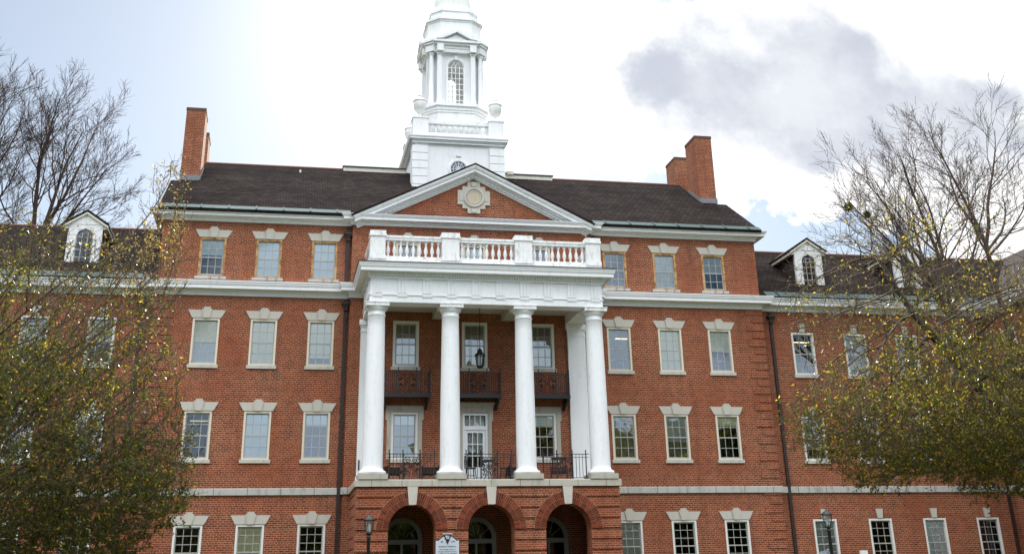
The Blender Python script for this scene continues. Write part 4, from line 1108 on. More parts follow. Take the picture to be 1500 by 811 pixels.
for k in range(4):                                     # window tracery
    mb = MB(); st = 0
    for x in (-.24, 0, .24): mb.box(x - .022, x + .022, -hb + .06, -hb + .10, 29.2, 31.85)
    for z in [29.2 + .37 * i for i in range(1, 8)]: mb.box(-.48, .48, -hb + .062, -hb + .098, z - .02, z + .02)
    for j in range(-1, 2):
        for sg in (-1, 1):
            pts = [(j * .24 + sg * (-.24 + .48 * math.cos(a)), -hb + .08, 31.8 + .48 * math.sin(a)) for a in [PI / 2 * i / 8 for i in range(9)]]
            pts = [p for p in pts if p[0] ** 2 + (p[2] - 31.8) ** 2 < .235]
            if len(pts) > 1: mb.tube(pts, .02, 4)
    mb.xform(Matrix.Translation((0, CY, 0)) @ Matrix.Rotation(k * PI / 2, 4, 'Z'), st)
    obj('tracery', mb, WHITE, cup)
mb = MB()
mb.prism_z(osh(octo(1.80, 1.25)), 32.70, 32.95); mb.prism_z(osh(octo(1.84, 1.28)), 32.952, 33.15); mb.prism_z(osh(octo(1.98, 1.36)), 33.152, 33.28); mb.prism_z(osh(octo(2.12, 1.42)), 33.282, 33.44)
for k in range(4):
    st = len(mb.v)
    mb.box(-1.24, -.84, -2.06, -1.8, 32.68, 33.14); mb.box(.84, 1.24, -2.06, -1.8, 32.68, 33.14)
    mb.prism_y([(-.84, 33.442), (.84, 33.442), (0, 33.92)], -1.93, -1.2)
    for sg in (-1, 1): mb.prism_y([(sg * 1.32, 33.442), (sg * 1.32, 33.56), (0, 34.24), (0, 33.98), (sg * .92, 33.50)], -2.16, -1.2)
    mb.xform(Matrix.Translation((0, CY, 0)) @ Matrix.Rotation(k * PI / 2, 4, 'Z'), st)
    st = len(mb.v)
    mb.box(-.3, .3, -2.42, -1.6, 32.68, 33.14); mb.box(-.36, .36, -2.50, -1.6, 33.16, 33.30); mb.box(-.42, .42, -2.58, -1.6, 33.302, 33.46)
    mb.xform(Matrix.Translation((0, CY, 0)) @ Matrix.Rotation(k * PI / 2 + PI / 4, 4, 'Z'), st)
obj('lantern_cornice', mb, WHITE, cup)
mb = MB()
mb.prism_z(osh(octo(1.72, 1.0)), 33.44, 34.9); mb.prism_z(osh(octo(1.76, 1.02)), 34.902, 35.02); mb.prism_z(osh(octo(1.84, 1.07)), 35.022, 35.16); mb.prism_z(osh(octo(1.5, .86)), 35.162, 35.75); mb.prism_z(osh(octo(1.56, .9)), 35.752, 35.92); mb.prism_z(osh(octo(1.25, .72)), 35.922, 36.35)
obj('attic', mb, WHITE, cup)
mb = MB(); mb.lathe([(1.16, 36.352), (1.20, 36.5), (1.19, 37.0), (1.12, 37.6), (.98, 38.2), (.76, 38.8), (.48, 39.2), (.30, 39.4), (.28, 39.9), (.36, 39.95), (.34, 40.05), (.16, 40.3), (.06, 41.5), (.02, 42.4)], 0, CY, 32)
obj('dome', mb, paint_mat('pale_dome_metal', (.80, .80, .77), amount=.2), cup, smooth=40)

# ================================================================== ground
def ground_z(x, y):
    t = min(1, max(0, (y + 48) / 38)); return 0.65 * t * t * (3 - 2 * t)
def sheet(x0, x1, y0, y1, nx, ny, dz):
    m_ = MB()
    xs = np.linspace(x0, x1, nx + 1); ys = np.linspace(y0, y1, ny + 1)
    m_.add([(x, y, ground_z(x, y) + dz) for y in ys for x in xs], [(j * (nx + 1) + i, j * (nx + 1) + i + 1, (j + 1) * (nx + 1) + i + 1, (j + 1) * (nx + 1) + i) for j in range(ny) for i in range(nx)])
    return m_
def lawn_mat():
    m_, t, out = mat('lawn')
    pos = ocoord(t); n = t.noise(pos, 0.25, 5, 0.6); n2 = t.noise(pos, 14, 4, 0.7)
    c = t.mix(n2, (0.035, 0.055, 0.014, 1), (0.085, 0.10, 0.03, 1)); c = t.mix(t.lin(n, .4, .7, 0, .45), c, (0.09, 0.085, 0.035, 1))
    principled(t, out, c, 0.95, spec=0.1, bump=n2, bump_s=.5, bump_d=.05); return m_
LAWN = lawn_mat()
mb = MB(); m2 = sheet(-60, 60, -70, 0.2, 24, 56, 0); mb.add(m2.v, m2.f)
zb = ground_z(0, 0.2)
mb.add([(-60, .2, zb), (60, .2, zb), (60, 600, zb), (-60, 600, zb)], [(0, 1, 2, 3)])
mb.add([(-60, -70, 0), (60, -70, 0), (60, -700, 0), (-60, -700, 0)], [(3, 2, 1, 0)])
for s_ in (-1, 1):
    ys = [-700, -70] + list(np.linspace(-70, .2, 57))[1:] + [600]
    for a, b in zip(ys[:-1], ys[1:]):
        q = [(s_ * 60, a, ground_z(0, a)), (s_ * 700, a, ground_z(0, a)), (s_ * 700, b, ground_z(0, b)), (s_ * 60, b, ground_z(0, b))]
        mb.add(q, [(0, 1, 2, 3)])
g = obj('lawn', mb, LAWN); g['kind'] = 'structure'
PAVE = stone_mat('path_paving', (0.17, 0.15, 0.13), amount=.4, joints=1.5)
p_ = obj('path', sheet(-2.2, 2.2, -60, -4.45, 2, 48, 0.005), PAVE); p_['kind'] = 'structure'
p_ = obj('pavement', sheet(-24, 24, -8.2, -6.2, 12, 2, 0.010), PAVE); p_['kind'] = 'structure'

# ================================================================== trees
BARK = plain_mat('grey_brown_bark', (0.085, 0.062, 0.045), 0.9, var=0.5, scale=5)
BARK_RED = plain_mat('russet_bark', (0.075, 0.048, 0.034), 0.9, var=0.4, scale=3)
TWIG = plain_mat('twig_bark', (0.10, 0.066, 0.042), 0.85, var=0.3)
L_DARK = leaf_mat('dark_green_leaf', (0.034, 0.048, 0.012), (0.15, 0.18, 0.022), .4, .4)
L_OLIVE = leaf_mat('olive_leaf', (0.095, 0.088, 0.016), (0.42, 0.37, 0.04), .5)
L_YELLOW = leaf_mat('yellow_leaf', (0.46, 0.32, 0.03), (0.80, 0.58, 0.05), .5)
L_BROWN = leaf_mat('russet_leaf', (0.16, 0.07, 0.02), (0.40, 0.17, 0.04), .45)


L_BUFF = leaf_mat('buff_bud', (0.26, 0.18, 0.07), (0.52, 0.36, 0.13), .45)


def fast_mesh(name, V, Fc, mats, mi=None, parent=None):
    me = bpy.data.meshes.new(name)
    V = np.asarray(V, np.float32); Fc = np.asarray(Fc, np.int32); k = Fc.shape[1]
    me.vertices.add(len(V)); me.vertices.foreach_set('co', V.ravel())
    me.loops.add(Fc.size); me.loops.foreach_set('vertex_index', Fc.ravel())
    me.polygons.add(len(Fc)); me.polygons.foreach_set('loop_start', np.arange(0, Fc.size, k, dtype=np.int32)); me.polygons.foreach_set('loop_total', np.full(len(Fc), k, np.int32))
    for m_ in mats: me.materials.append(m_)
    if mi is not None: me.polygons.foreach_set('material_index', np.asarray(mi, np.int32))
    me.update(calc_edges=True); me.validate()
    o = bpy.data.objects.new(name, me); COL.objects.link(o)
    if parent is not None: o.parent = parent
    return o


def seg_mesh(A, Bp, ra, rb, k):
    """a tapered k-sided stick for every pair of points"""
    A = np.asarray(A, float); Bp = np.asarray(Bp, float); ra = np.asarray(ra, float)[:, None]; rb = np.asarray(rb, float)[:, None]
    d = Bp - A; d /= np.linalg.norm(d, axis=1, keepdims=True) + 1e-9
    up = np.where(np.abs(d[:, 2:3]) < .9, np.array([[0, 0, 1.0]]), np.array([[1.0, 0, 0]]))
    u = np.cross(d, up); u /= np.linalg.norm(u, axis=1, keepdims=True); v = np.cross(d, u)
    n = len(A); V = np.zeros((n, 2 * k, 3))
    for i in range(k):
        a = 2 * math.pi * i / k; off = u * math.cos(a) + v * math.sin(a)
        V[:, i] = A + off * ra; V[:, k + i] = Bp + off * rb
    base = (np.arange(n) * 2 * k)[:, None]
    Fs = np.stack([base + np.array([[i, (i + 1) % k, k + (i + 1) % k, k + i]]) for i in range(k)], 1).reshape(-1, 4)
    return V.reshape(-1, 3), Fs


def leaf_cards(rng, P, n_mats, probs, l0, l1, aspect=.42, droop=0.3):
    n = len(P)
    d = rng.normal(size=(n, 3)); d[:, 2] -= droop; d /= np.linalg.norm(d, axis=1, keepdims=True)
    w = rng.normal(size=(n, 3)); w -= d * (w * d).sum(1, keepdims=True); w /= np.linalg.norm(w, axis=1, keepdims=True)
    L = rng.uniform(l0, l1, (n, 1)); W = L * aspect
    V = np.stack([P, P + d * L * .45 + w * W * .5, P + d * L, P + d * L * .45 - w * W * .5], 1).reshape(-1, 3)
    Fc = np.arange(4 * n).reshape(-1, 4)
    return V, Fc, rng.choice(n_mats, n, p=probs)


def grow(rng, root, attr, step, di, dk, iters, tropism=(0, 0, .1)):
    N = [np.array(r, float) for r in root]; par = [-1] + list(range(len(root) - 1))
    pos = np.array(N); near = np.zeros(len(attr), int); nd = np.full(len(attr), 1e9)
    def upd(new_idx, P):
        nonlocal near, nd
        D = np.linalg.norm(attr[:, None] - P[None], axis=2); j = D.argmin(1); dm = D[np.arange(len(attr)), j]
        b = dm < nd; nd = np.where(b, dm, nd); near = np.where(b, np.asarray(new_idx)[j], near)
    upd(np.arange(len(N)), pos)
    for _ in range(iters):
        if len(attr) == 0: break
        ok = nd < di
        if not ok.any(): break
        idx = near[ok]; vec = attr[ok] - pos[idx]; vec /= np.linalg.norm(vec, axis=1, keepdims=True) + 1e-9
        uq, inv = np.unique(idx, return_inverse=True)
        S = np.zeros((len(uq), 3)); np.add.at(S, inv, vec)
        S += np.array(tropism) + rng.normal(size=S.shape) * .22
        S /= np.linalg.norm(S, axis=1, keepdims=True) + 1e-9
        newp = pos[uq] + S * step
        i0 = len(pos); pos = np.vstack([pos, newp]); par += list(uq)
        upd(np.arange(i0, i0 + len(newp)), newp)
        keep = nd > dk; attr = attr[keep]; near = near[keep]; nd = nd[keep]
        if len(pos) > 22000: break
    return pos, np.array(par)


sst = lambda x, a, b: np.clip((x - a) / (b - a), 0, 1)


def leafy_tree(name, label, seed, base, stem, blobs, n_attr, leaves_per, probs, thin=lambda P: np.ones(len(P))):
    rng = np.random.default_rng(seed)
    pts = []
    for (c, r, w) in blobs:
        q = rng.normal(size=(int(n_attr * w), 3)); q /= np.linalg.norm(q, axis=1, keepdims=True); q *= rng.uniform(.15, 1, (len(q), 1)) ** (1 / 2.4)
        pts.append(np.array(c) + q * np.array(r))
    attr = np.vstack(pts)
    pos, par = grow(rng, stem, attr, .24, 3.0, .33, 200)
    n = len(pos); rad = np.zeros(n); p = 2.25; tip = .0065
    acc = np.zeros(n); kids = np.zeros(n, int)
    for i in range(1, n): kids[par[i]] += 1
    for i in range(n - 1, 0, -1):
        rad[i] = max(tip, acc[i] ** (1 / p)) if kids[i] else tip
        acc[par[i]] += rad[i] ** p
    rad[0] = acc[0] ** (1 / p)
    cap = 0.30; rad = np.minimum(rad, cap)
    t = tag(empty(name, base), label, 'tree', 'leafy trees in front of the wings')
    o = np.array(base, float)
    i = np.arange(1, n); big = rad[i] > .03
    V1, F1 = seg_mesh(pos[par[i[big]]] - o, pos[i[big]] - o, np.minimum(rad[par[i[big]]], rad[i[big]] * 1.35), rad[i[big]], 7)
    tr = fast_mesh('trunk', V1, F1, [BARK], parent=t); tr.data.polygons.foreach_set('use_smooth', [True] * len(tr.data.polygons))
    sm = i[~big]
    V2, F2 = seg_mesh(pos[par[sm]] - o, pos[sm] - o, np.minimum(rad[par[sm]], rad[sm] * 1.4), rad[sm], 4)
    # short twigs on the thin shoots
    src = i[rad[i] < .022]; src = np.repeat(src, 3); src = src[rng.uniform(size=len(src)) < np.clip(thin(pos[src]) * 1.1 + .28, 0, 1)]; m_ = len(src)
    d = rng.normal(size=(m_, 3)); d[:, 2] += .5; dirp = pos[src] - pos[par[src]]; d = d / np.linalg.norm(d, axis=1, keepdims=True) + .9 * dirp / (np.linalg.norm(dirp, axis=1, keepdims=True) + 1e-9)
    d /= np.linalg.norm(d, axis=1, keepdims=True)
    L = rng.uniform(.22, .62, (m_, 1)); A = pos[src]; Mid = A + d * L * .5; d2 = d + rng.normal(size=d.shape) * .35; Bp = Mid + d2 / np.linalg.norm(d2, axis=1, keepdims=True) * L * .5
    V3, F3 = seg_mesh(A - o, Mid - o, np.full(m_, .0062), np.full(m_, .0052), 3); V4, F4 = seg_mesh(Mid - o, Bp - o, np.full(m_, .0052), np.full(m_, .0035), 3)
    br = fast_mesh('branches', np.vstack([V2, V3, V4]), np.vstack([F2, F3 + len(V2), F4 + len(V2) + len(V3)]), [TWIG], parent=t)
    # leaves along the twigs
    k = np.repeat(np.arange(m_), leaves_per); f = rng.uniform(.1, 1.0, (len(k), 1))
    P = np.where(f < .5, A[k] + (Mid[k] - A[k]) * f * 2, Mid[k] + (Bp[k] - Mid[k]) * (f * 2 - 1)) + rng.normal(size=(len(k), 3)) * .02
    P = P[rng.uniform(size=len(P)) < thin(P) ** .6]
    ctr = P[rng.choice(len(P), 260, replace=False)]; dm = np.full(len(P), 9.0)
    for c_ in ctr: dm = np.minimum(dm, np.linalg.norm(P - c_, axis=1))
    P = P[rng.uniform(size=len(P)) < np.clip(1.0 - .78 * sst(dm, .42, .85), 0, 1)]
    V, Fc, mi = leaf_cards(rng, P - o, 4, probs, .06, .125)
    if base[0] < 0:
        m2 = (P[:, 0] > -14.4) & (P[:, 2] > 9.4) & (rng.uniform(size=len(P)) < .65); mi = np.where(m2, 4, mi)
    cr_ = fast_mesh('crown', V, Fc, [L_DARK, L_OLIVE, L_YELLOW, L_BROWN, L_BUFF], mi, t)
    pass #print(name, 'nodes', n, 'twigs', m_, 'leaves', len(P))
    return t

# left: dense low skirts, thinning upwards and towards the building
leafy_tree('leafy_tree', 'spreading small leaved tree with dense dark skirts hiding the left wing', 11, (-20.0, -28.5, 0.25),
           [(-20.0, -28.5, 0.25), (-19.95, -28.5, .8), (-19.8, -28.4, 1.3), (-19.6, -28.3, 1.9), (-19.3, -28.2, 2.5)],
           [((-18.3, -28.0, 5.2), (6.6, 5.0, 2.9), .55), ((-17.8, -28.0, 8.2), (5.4, 4.5, 2.7), .34), ((-13.3, -24.5, 11.6), (.75, 1.0, 2.3), .06), ((-13.6, -26, 9.6), (1.4, 1.6, 1.3), .04), ((-14.0, -28.5, 6.5), (2.3, 2.5, 2.0), .06), ((-13.4, -28.2, 4.2), (2.0, 2.5, 1.35), .09), ((-14.3, -28.0, 3.0), (1.7, 2.0, 1.0), .07)],
           15500, 13, [.74, .18, .06, .02], thin=lambda P: np.where((P[:, 0] > -14.4) & (P[:, 2] > 9.3), .8, 1.0) * np.where((P[:, 0] > -14.4) & (P[:, 2] > 9.3), 1.0, 1.0) * np.clip(np.where((P[:, 0] > -14.4) & (P[:, 2] > 9.3), .75, 0) + .30 + .70 * sst(-P[:, 2], -9.5, -4.0), 0, 1) * (1 - .55 * sst(P[:, 0], -16.0, -12.8) * sst(P[:, 2], 4.2, 6.0)))
leafy_tree('leafy_tree', 'spreading small leaved tree dotted with yellow leaves hiding the right wing', 23, (13.2, -28.5, 0.25),
           [(13.2, -28.5, .25), (13.1, -28.5, .9), (13.0, -28.4, 1.6), (12.8, -28.3, 2.4), (12.5, -28.2, 3.2), (12.1, -28.1, 4.0), (11.5, -28.1, 4.9), (10.8, -28.0, 5.9), (9.9, -28, 6.9), (9.3, -28, 7.6), (8.7, -28, 8.3), (8.2, -28, 9.0), (7.8, -28, 9.7), (7.5, -28.0, 10.4)],
           [((11.3, -28.0, 6.1), (7.5, 5.0, 1.9), .50), ((12.2, -28.0, 8.3), (5.6, 4.5, 2.3), .38), ((7.2, -28.0, 9.0), (3.0, 3.0, 2.2), .09), ((13.0, -27.5, 6.2), (3.2, 3.0, 2.2), .16), ((8.2, -28, 5.4), (3.9, 3.0, 1.15), .13), ((9.9, -28, 4.6), (1.5, 1.5, .9), .04), ((6.9, -27.5, 4.6), (1.2, 1.5, .7), .03), ((12.6, -27.5, 4.4), (2.0, 1.5, .9), .05), ((8.5, -28, 11.0), (3.2, 2.5, 1.3), .02)],
           14500, 12, [.58, .25, .14, .03], thin=lambda P: np.clip(.20 + .80 * sst(-P[:, 2], -9.0, -5.2), 0, 1) * (.5 + .5 * sst(P[:, 0], 4.5, 8.5)))


def bare_tree(name, label, seed, base, trunk_top, r0, limbs, levels=4, bark=BARK_RED, twig=.0105, dens=1.12, LS=.78):
    rng = random.Random(seed); S = [[], [], [], []]; S2 = [[], [], [], []]
    base = Vector(base)
    def seg(st, a, b, ra, rb): st[0].append(tuple(a - base)); st[1].append(tuple(b - base)); st[2].append(ra); st[3].append(rb)
    def br(p, d, L, r, lv, trop):
        n = 7 if lv < 2 else (5 if lv < 3 else 4); rr = r
        pts = [p.copy()]; d = d.normalized()
        end = r * (.16 if lv == 1 else .3 if lv < levels else .5)
        for i in range(n):
            d = (d + Vector((rng.gauss(0, 1), rng.gauss(0, 1), rng.gauss(0, 1))) * (.085 if lv < 2 else .13) + Vector((0, 0, trop))).normalized()
            q = pts[-1] + d * (L / n); r2 = r + (end - r) * (i + 1) / n
            seg(S if lv <= 1 else S2, pts[-1], q, rr, r2); rr = r2; pts.append(q)
        if lv >= levels: return
        nc = max(2, int({0: 6, 1: 9, 2: 7, 3: 5}[lv] * dens))
        for k in range(nc):
            t = .22 + .78 * (k + rng.random()) / nc; j = min(n - 1, int(t * n)); f = t * n - j
            pp = pts[j].lerp(pts[j + 1], f); dd = (pts[j + 1] - pts[j]).normalized()
            side = dd.cross(Vector((rng.gauss(0, 1), rng.gauss(0, 1), rng.gauss(0, 1)))).normalized()
            an = rng.uniform(.35, .75); nd_ = dd * math.cos(an) + side * math.sin(an)
            rl = r + (end - r) * t
            br(pp, nd_, L * rng.uniform(.38, .62) * (1.1 - .45 * t), max(twig, rl * rng.uniform(.45, .62)), lv + 1, .06)
    top = Vector(trunk_top); p = base.copy(); n = 8; prev = p.copy(); r = r0
    for i in range(n):
        t = (i + 1) / n; ctl = base.lerp(top, .5); ctl = Vector((top.x + .08 * (base.x - top.x), ctl.y, ctl.z)); q = base * (1 - t) ** 2 + ctl * (2 * t * (1 - t)) + top * t * t + Vector((rng.gauss(0, .05), rng.gauss(0, .05), 0)); r2 = r0 * (1 - .35 * t); seg(S, prev, q, r, r2); prev = q; r = r2
    for (dx, dy, dz, L, f) in limbs: br(prev.copy() - Vector((0, 0, rng.uniform(0, .8))), Vector((dx, dy, dz)), L * LS, r0 * .54 * f, 1, .05)
    t = tag(empty(name, base), label, 'tree', 'bare trees around the wings')
    V, Fc = seg_mesh(*S, 7); tr = fast_mesh('trunk', V, Fc, [bark], parent=t); tr.data.polygons.foreach_set('use_smooth', [True] * len(tr.data.polygons))
    V, Fc = seg_mesh(*S2, 3); fast_mesh('crown', V, Fc, [bark], parent=t)
    pass #print(name, len(S[0]), len(S2[0]))
    return t

bare_tree('bare_tree', 'tall leafless tree fanning out above the right wing from one thick trunk', 5, (29.2, -7.0, .6), (23.0, -7.0, 14.2), .27,
          [(-.72, .1, .8, 10.0, .75), (-.46, -.3, 1, 10.4, .8), (-.24, .25, 1, 10.6, .85), (.0, -.2, 1, 10.8, 1.0), (.2, .2, 1, 10.4, .9), (.12, .5, 1, 10.2, .7), (-1.0, -.2, .62, 8.6, .6), (.45, -.1, 1, 8.6, .7)])
bare_tree('bare_tree', 'slim leafless tree with a forked trunk at the right edge of the photo', 8, (30.4, -6.0, .6), (26.3, -6.0, 18.0), .20,
          [(-.18, .1, 1, 7.6, 1.0), (.30, -.1, 1, 8.4, 1.0), (.65, .2, .8, 7.5, .8), (-.6, -.2, .8, 5.0, .6), (.1, .4, 1, 7.6, .8), (.9, .1, .6, 6.5, .7)], LS=.9)
bare_tree('bare_tree', 'tall leafless tree rising behind the roof of the left wing', 31, (-25.2, 16.0, .6), (-25.1, 16.0, 22.0), .33,
          [(-.42, .1, 1, 11.5, .8), (-.15, -.2, 1, 13.0, .9), (.12, .2, 1, 13.0, .95), (.36, -.1, 1, 12.0, .9), (.62, .1, .8, 9.5, .75), (-.7, .2, .8, 9.0, .6), (.85, -.2, .55, 7.5, .6)], twig=.013, LS=.76, dens=1.2)
bare_tree('bare_tree', 'leafless tree with dense twigs at the left edge of the photo', 44, (-30.2, 15.0, .6), (-30.0, 15.0, 22.0), .31,
          [(-.3, .1, 1, 12.0, .8), (.05, -.2, 1, 13.5, 1.0), (.25, .2, 1, 13.0, .95), (.48, -.1, 1, 11.5, .8), (.72, 0, .7, 9.5, .75)], twig=.013, dens=1.25, LS=.76)
# mistletoe balls in the right hand tree
def mistletoe(label, loc, seed, r):
    rng = np.random.default_rng(seed); t = tag(empty('mistletoe', loc), label, 'plant', 'mistletoe clumps in the bare tree')
    n = 260; d = rng.normal(size=(n, 3)); d /= np.linalg.norm(d, axis=1, keepdims=True); P = d * rng.uniform(.2, 1, (n, 1)) * r
    V, Fc = seg_mesh(np.zeros((60, 3)), P[:60], np.full(60, .008), np.full(60, .005), 3); fast_mesh('stems', V, Fc, [TWIG], parent=t)
    V, Fc, mi = leaf_cards(rng, P, 1, [1.0], .10, .18, .5); fast_mesh('leaves', V, Fc, [L_DARK], mi, t)
mistletoe('small dark mistletoe clump on a branch above the first right dormer', (18.23, -7.0, 19.25), 3, .26)
mistletoe('smaller dark mistletoe clump just right of the other one', (19.2, -7.0, 18.92), 4, .19)

# the wood across the lawn, behind the viewer: seen mirrored in the window panes
rng = np.random.default_rng(77); P = []; PC = []
x = -90.0
while x < 110:
    h = rng.uniform(13, 19) if x < 15 else rng.uniform(24, 31); w = rng.uniform(5, 8)
    q = rng.normal(size=(5200, 3)); q /= np.linalg.norm(q, axis=1, keepdims=True); q *= rng.uniform(.1, 1, (5200, 1)) ** .45
    P.append(np.array([x, rng.uniform(-112, -100), h * .55]) + q * np.array([w, 5.0, h * .46])); 
    q = rng.normal(size=(700, 3)); q /= np.linalg.norm(q, axis=1, keepdims=True); q *= rng.uniform(.1, 1, (700, 1)) ** .4
    PC.append(np.array([x, -107, h * .5]) + q * np.array([w * .85, 3.0, h * .44])); x += w * 1.15
P = np.vstack(P)
V, Fc, mi = leaf_cards(rng, P, 3, [.6, .3, .1], .25, .6, .6, .1)
V2, F2, mi2 = leaf_cards(rng, np.vstack(PC), 3, [.8, .2, 0], 1.6, 3.0, .8, .1)
tl = fast_mesh('treeline', np.vstack([V, V2]), np.vstack([Fc, F2 + len(V)]), [L_DARK, L_OLIVE, L_BROWN], np.concatenate([mi, mi2])); tl['kind'] = 'stuff'
tag(tl, 'wood of tall trees across the lawn mirrored in the windows', 'trees')

# ================================================================== street lamps
LAMP_GLASS = plain_mat('pale_lamp_glass', (.55, .62, .66), .12, var=.3, spec=.8)
def street_lamp(loc, h, label):
    t = tag(empty('street_lamp', loc), label, 'street lamp', 'black street lamps on the lawn')
    m_ = MB(); m_.lathe([(.20, 0), (.20, .12), (.15, .2), (.13, .55), (.15, .6), (.085, .72), (.075, 1.2), (.068, h - .95), (.085, h - .93), (.085, h - .88), (.06, h - .84), (.10, h - .80)], 0, 0, 14)
    obj('post', m_, IRON, t, smooth=40)
    m_ = MB()
    m_.lathe([(.10, h - .80), (.13, h - .78), (.13, h - .74), (.05, h - .73)], 0, 0, 12); m_.lathe([(.20, h - .30), (.235, h - .28), (.225, h - .24), (.15, h - .17), (.07, h - .12), (.05, h - .08), (.03, h - .06), (.035, h - .03), (.008, h)], 0, 0, 16)
    for k in range(6):
        a = PI * k / 3 + .2; m_.tube([(.115 * math.cos(a), .115 * math.sin(a), h - .76), (.195 * math.cos(a), .195 * math.sin(a), h - .45), (.205 * math.cos(a), .205 * math.sin(a), h - .29)], .012, 4)
    obj('lantern_cage', m_, IRON, t, smooth=40)
    m_ = MB(); m_.lathe([(.10, h - .75), (.17, h - .47), (.18, h - .30)], 0, 0, 16); obj('lamp_glass', m_, LAMP_GLASS, t, smooth=40)
    m_ = MB(); m_.lathe([(.03, h - .74), (.07, h - .68), (.07, h - .42), (.03, h - .38)], 0, 0, 10); obj('bulb', m_, plain_mat('white_bulb', (.85, .85, .82), .4) if 'white_bulb' not in bpy.data.materials else bpy.data.materials['white_bulb'], t)
LAMP_GLASS.node_tree.nodes.clear()
_t = NT(LAMP_GLASS.node_tree); _o = _t.add('ShaderNodeOutputMaterial'); _a = _t.add('ShaderNodeBsdfTransparent'); _a.inputs[0].default_value = (.8, .85, .88, 1); _g = _t.add('ShaderNodeBsdfGlossy'); _g.inputs['Roughness'].default_value = .08
_m = _t.add('ShaderNodeMixShader'); _m.inputs[0].default_value = .22; _t.l.new(_a.outputs[0], _m.inputs[1]); _t.l.new(_g.outputs[0], _m.inputs[2]); _t.l.new(_m.outputs[0], _o.inputs[0])
street_lamp((-5.89, -10.0, ground_z(0, -10)), 4.66 - ground_z(0, -10), 'black street lamp in front of the brick arcade, beside its first arch')
street_lamp((13.50, -10.0, ground_z(0, -10)), 4.70 - ground_z(0, -10), 'black street lamp in front of the right wing, beside the leafy tree')

# ================================================================== hanging lantern
t = tag(empty('hanging_lantern', (0, -1.85, 14.84)), 'black iron lantern hanging on a rod from the portico ceiling', 'lantern')
m_ = MB(); m_.tube([(0, 0, 0), (0, 0, -2.06)], .016, 6); m_.lathe([(.12, -.08), (.12, -.02), (.03, -.002)], 0, 0, 12); obj('rod', m_, IRON, t)
m_ = MB(); z0 = -14.84
m_.lathe([(.27, 12.42 + z0), (.27, 12.46 + z0), (.20, 12.50 + z0), (.13, 12.58 + z0), (.12, 12.68 + z0), (.05, 12.74 + z0), (.02, 12.80 + z0)], 0, 0, 8)
m_.lathe([(.05, 11.78 + z0), (.14, 11.82 + z0), (.17, 11.88 + z0), (.16, 11.92 + z0)], 0, 0, 8)
for k in range(8):
    a = 2 * PI * k / 8; m_.tube([(.155 * math.cos(a), .155 * math.sin(a), 11.9 + z0), (.235 * math.cos(a), .235 * math.sin(a), 12.43 + z0)], .02, 4)
obj('lantern_frame', m_, IRON, t)
m_ = MB(); m_.lathe([(.14, 11.9 + z0), (.215, 12.42 + z0)], 0, 0, 8); obj('lantern_glass', m_, LAMP_GLASS, t)

# ================================================================== roadside marker
def text_mesh(s, size, x, z, y, align='CENTER', sx=1.0):
    cu_ = bpy.data.curves.new('lettering', 'FONT'); cu_.body = s; cu_.size = size; cu_.align_x = align; cu_.extrude = .002; cu_.resolution_u = 3
    o = bpy.data.objects.new('lettering', cu_); COL.objects.link(o)
    dg = bpy.context.evaluated_depsgraph_get(); me = bpy.data.meshes.new_from_object(o.evaluated_get(dg)); bpy.data.objects.remove(o)
    m_ = MB(); m_.add([(v.co.x * sx + x, y - v.co.z, v.co.y + z) for v in me.vertices], [tuple(p.vertices) for p in me.polygons]); bpy.data.meshes.remove(me)
    return m_
gz = ground_z(0, -14); sx0 = -3.365
t = tag(empty('historical_marker', (sx0, -14.0, gz)), 'pale blue grey historical marker on a post before the arcade', 'sign')
def board(dx):
    w = .455 - dx; b = 2.0 - gz + dx
    return [(-w, b), (w, b), (w, 3.47 - gz - dx), (w - .09, 3.46 - gz - dx), (.25, 3.53 - gz - dx), (.16, 3.60 - gz - dx), (-.16, 3.60 - gz - dx), (-.25, 3.53 - gz - dx), (-w + .09, 3.46 - gz - dx), (-w, 3.47 - gz - dx)]
m_ = MB(); m_.prism_y(board(0), -.025, .025); m_.add([], []); obj('board', m_, plain_mat('dark_marker_edge', (.01, .012, .03), .5), t)
m_ = MB(); m_.prism_y(board(.028), -.031, -.02); obj('panel', m_, plain_mat('silver_marker_paint', (.52, .57, .63), .5, var=.12), t)
m_ = MB(); m_.prism_y([(-.155, 3.66 - gz), (0, 3.30 - gz), (.155, 3.66 - gz)], -.05, .03); cr2 = obj('crest', m_, IRON, t)
m_ = MB(); m_.prism_y([(-.17, 3.655 - gz), (.17, 3.655 - gz), (.19, 3.685 - gz), (-.19, 3.685 - gz)], -.052, .032); m_.prism_y([(-.09, 3.615 - gz), (-.035, 3.50 - gz), (.06, 3.49 - gz), (.065, 3.60 - gz)], -.056, -.045); obj('crest_flag', m_, bpy.data.materials['silver_marker_paint'], cr2)
m_ = MB(); m_.lathe([(.022, -.003), (.022, .003)], 0, 0, 12); m_.xform(Matrix.Translation((.012, -.057, 3.56 - gz)) @ Matrix.Rotation(PI / 2, 4, 'X')); obj('crest_mark', m_, IRON, cr2)
m_ = MB(); m_.tube([(0, 0, 0), (0, 0, 2.0 - gz)], .05, 10); m_.lathe([(.05, 1.9 - gz), (.08, 1.95 - gz), (.08, 2.02 - gz)], 0, 0, 10); obj('post', m_, IRON, t)
m_ = MB()
for s, size, x, z in (('40', .10, -.205, 3.37), ('199', .10, .20, 3.37), ('VETERANS HOSPITAL', .070, 0, 3.215), ('This complex, built as a', .062, 0, 3.125), ('Veterans Hospital, opened', .062, 0, 3.055), ('in 1932 and was expanded', .062, 0, 2.985), ('in 1937 and 1945-46 as a', .062, 0, 2.915), ('campus of brick buildings', .062, 0, 2.845), ('on a wide green lawn', .062, 0, 2.775)):
    q = text_mesh(s, size, x, z - gz, -.0335); m_.add(q.v, q.f)
obj('lettering', m_, plain_mat('marker_letter_paint', (.03, .03, .06), .5), t)

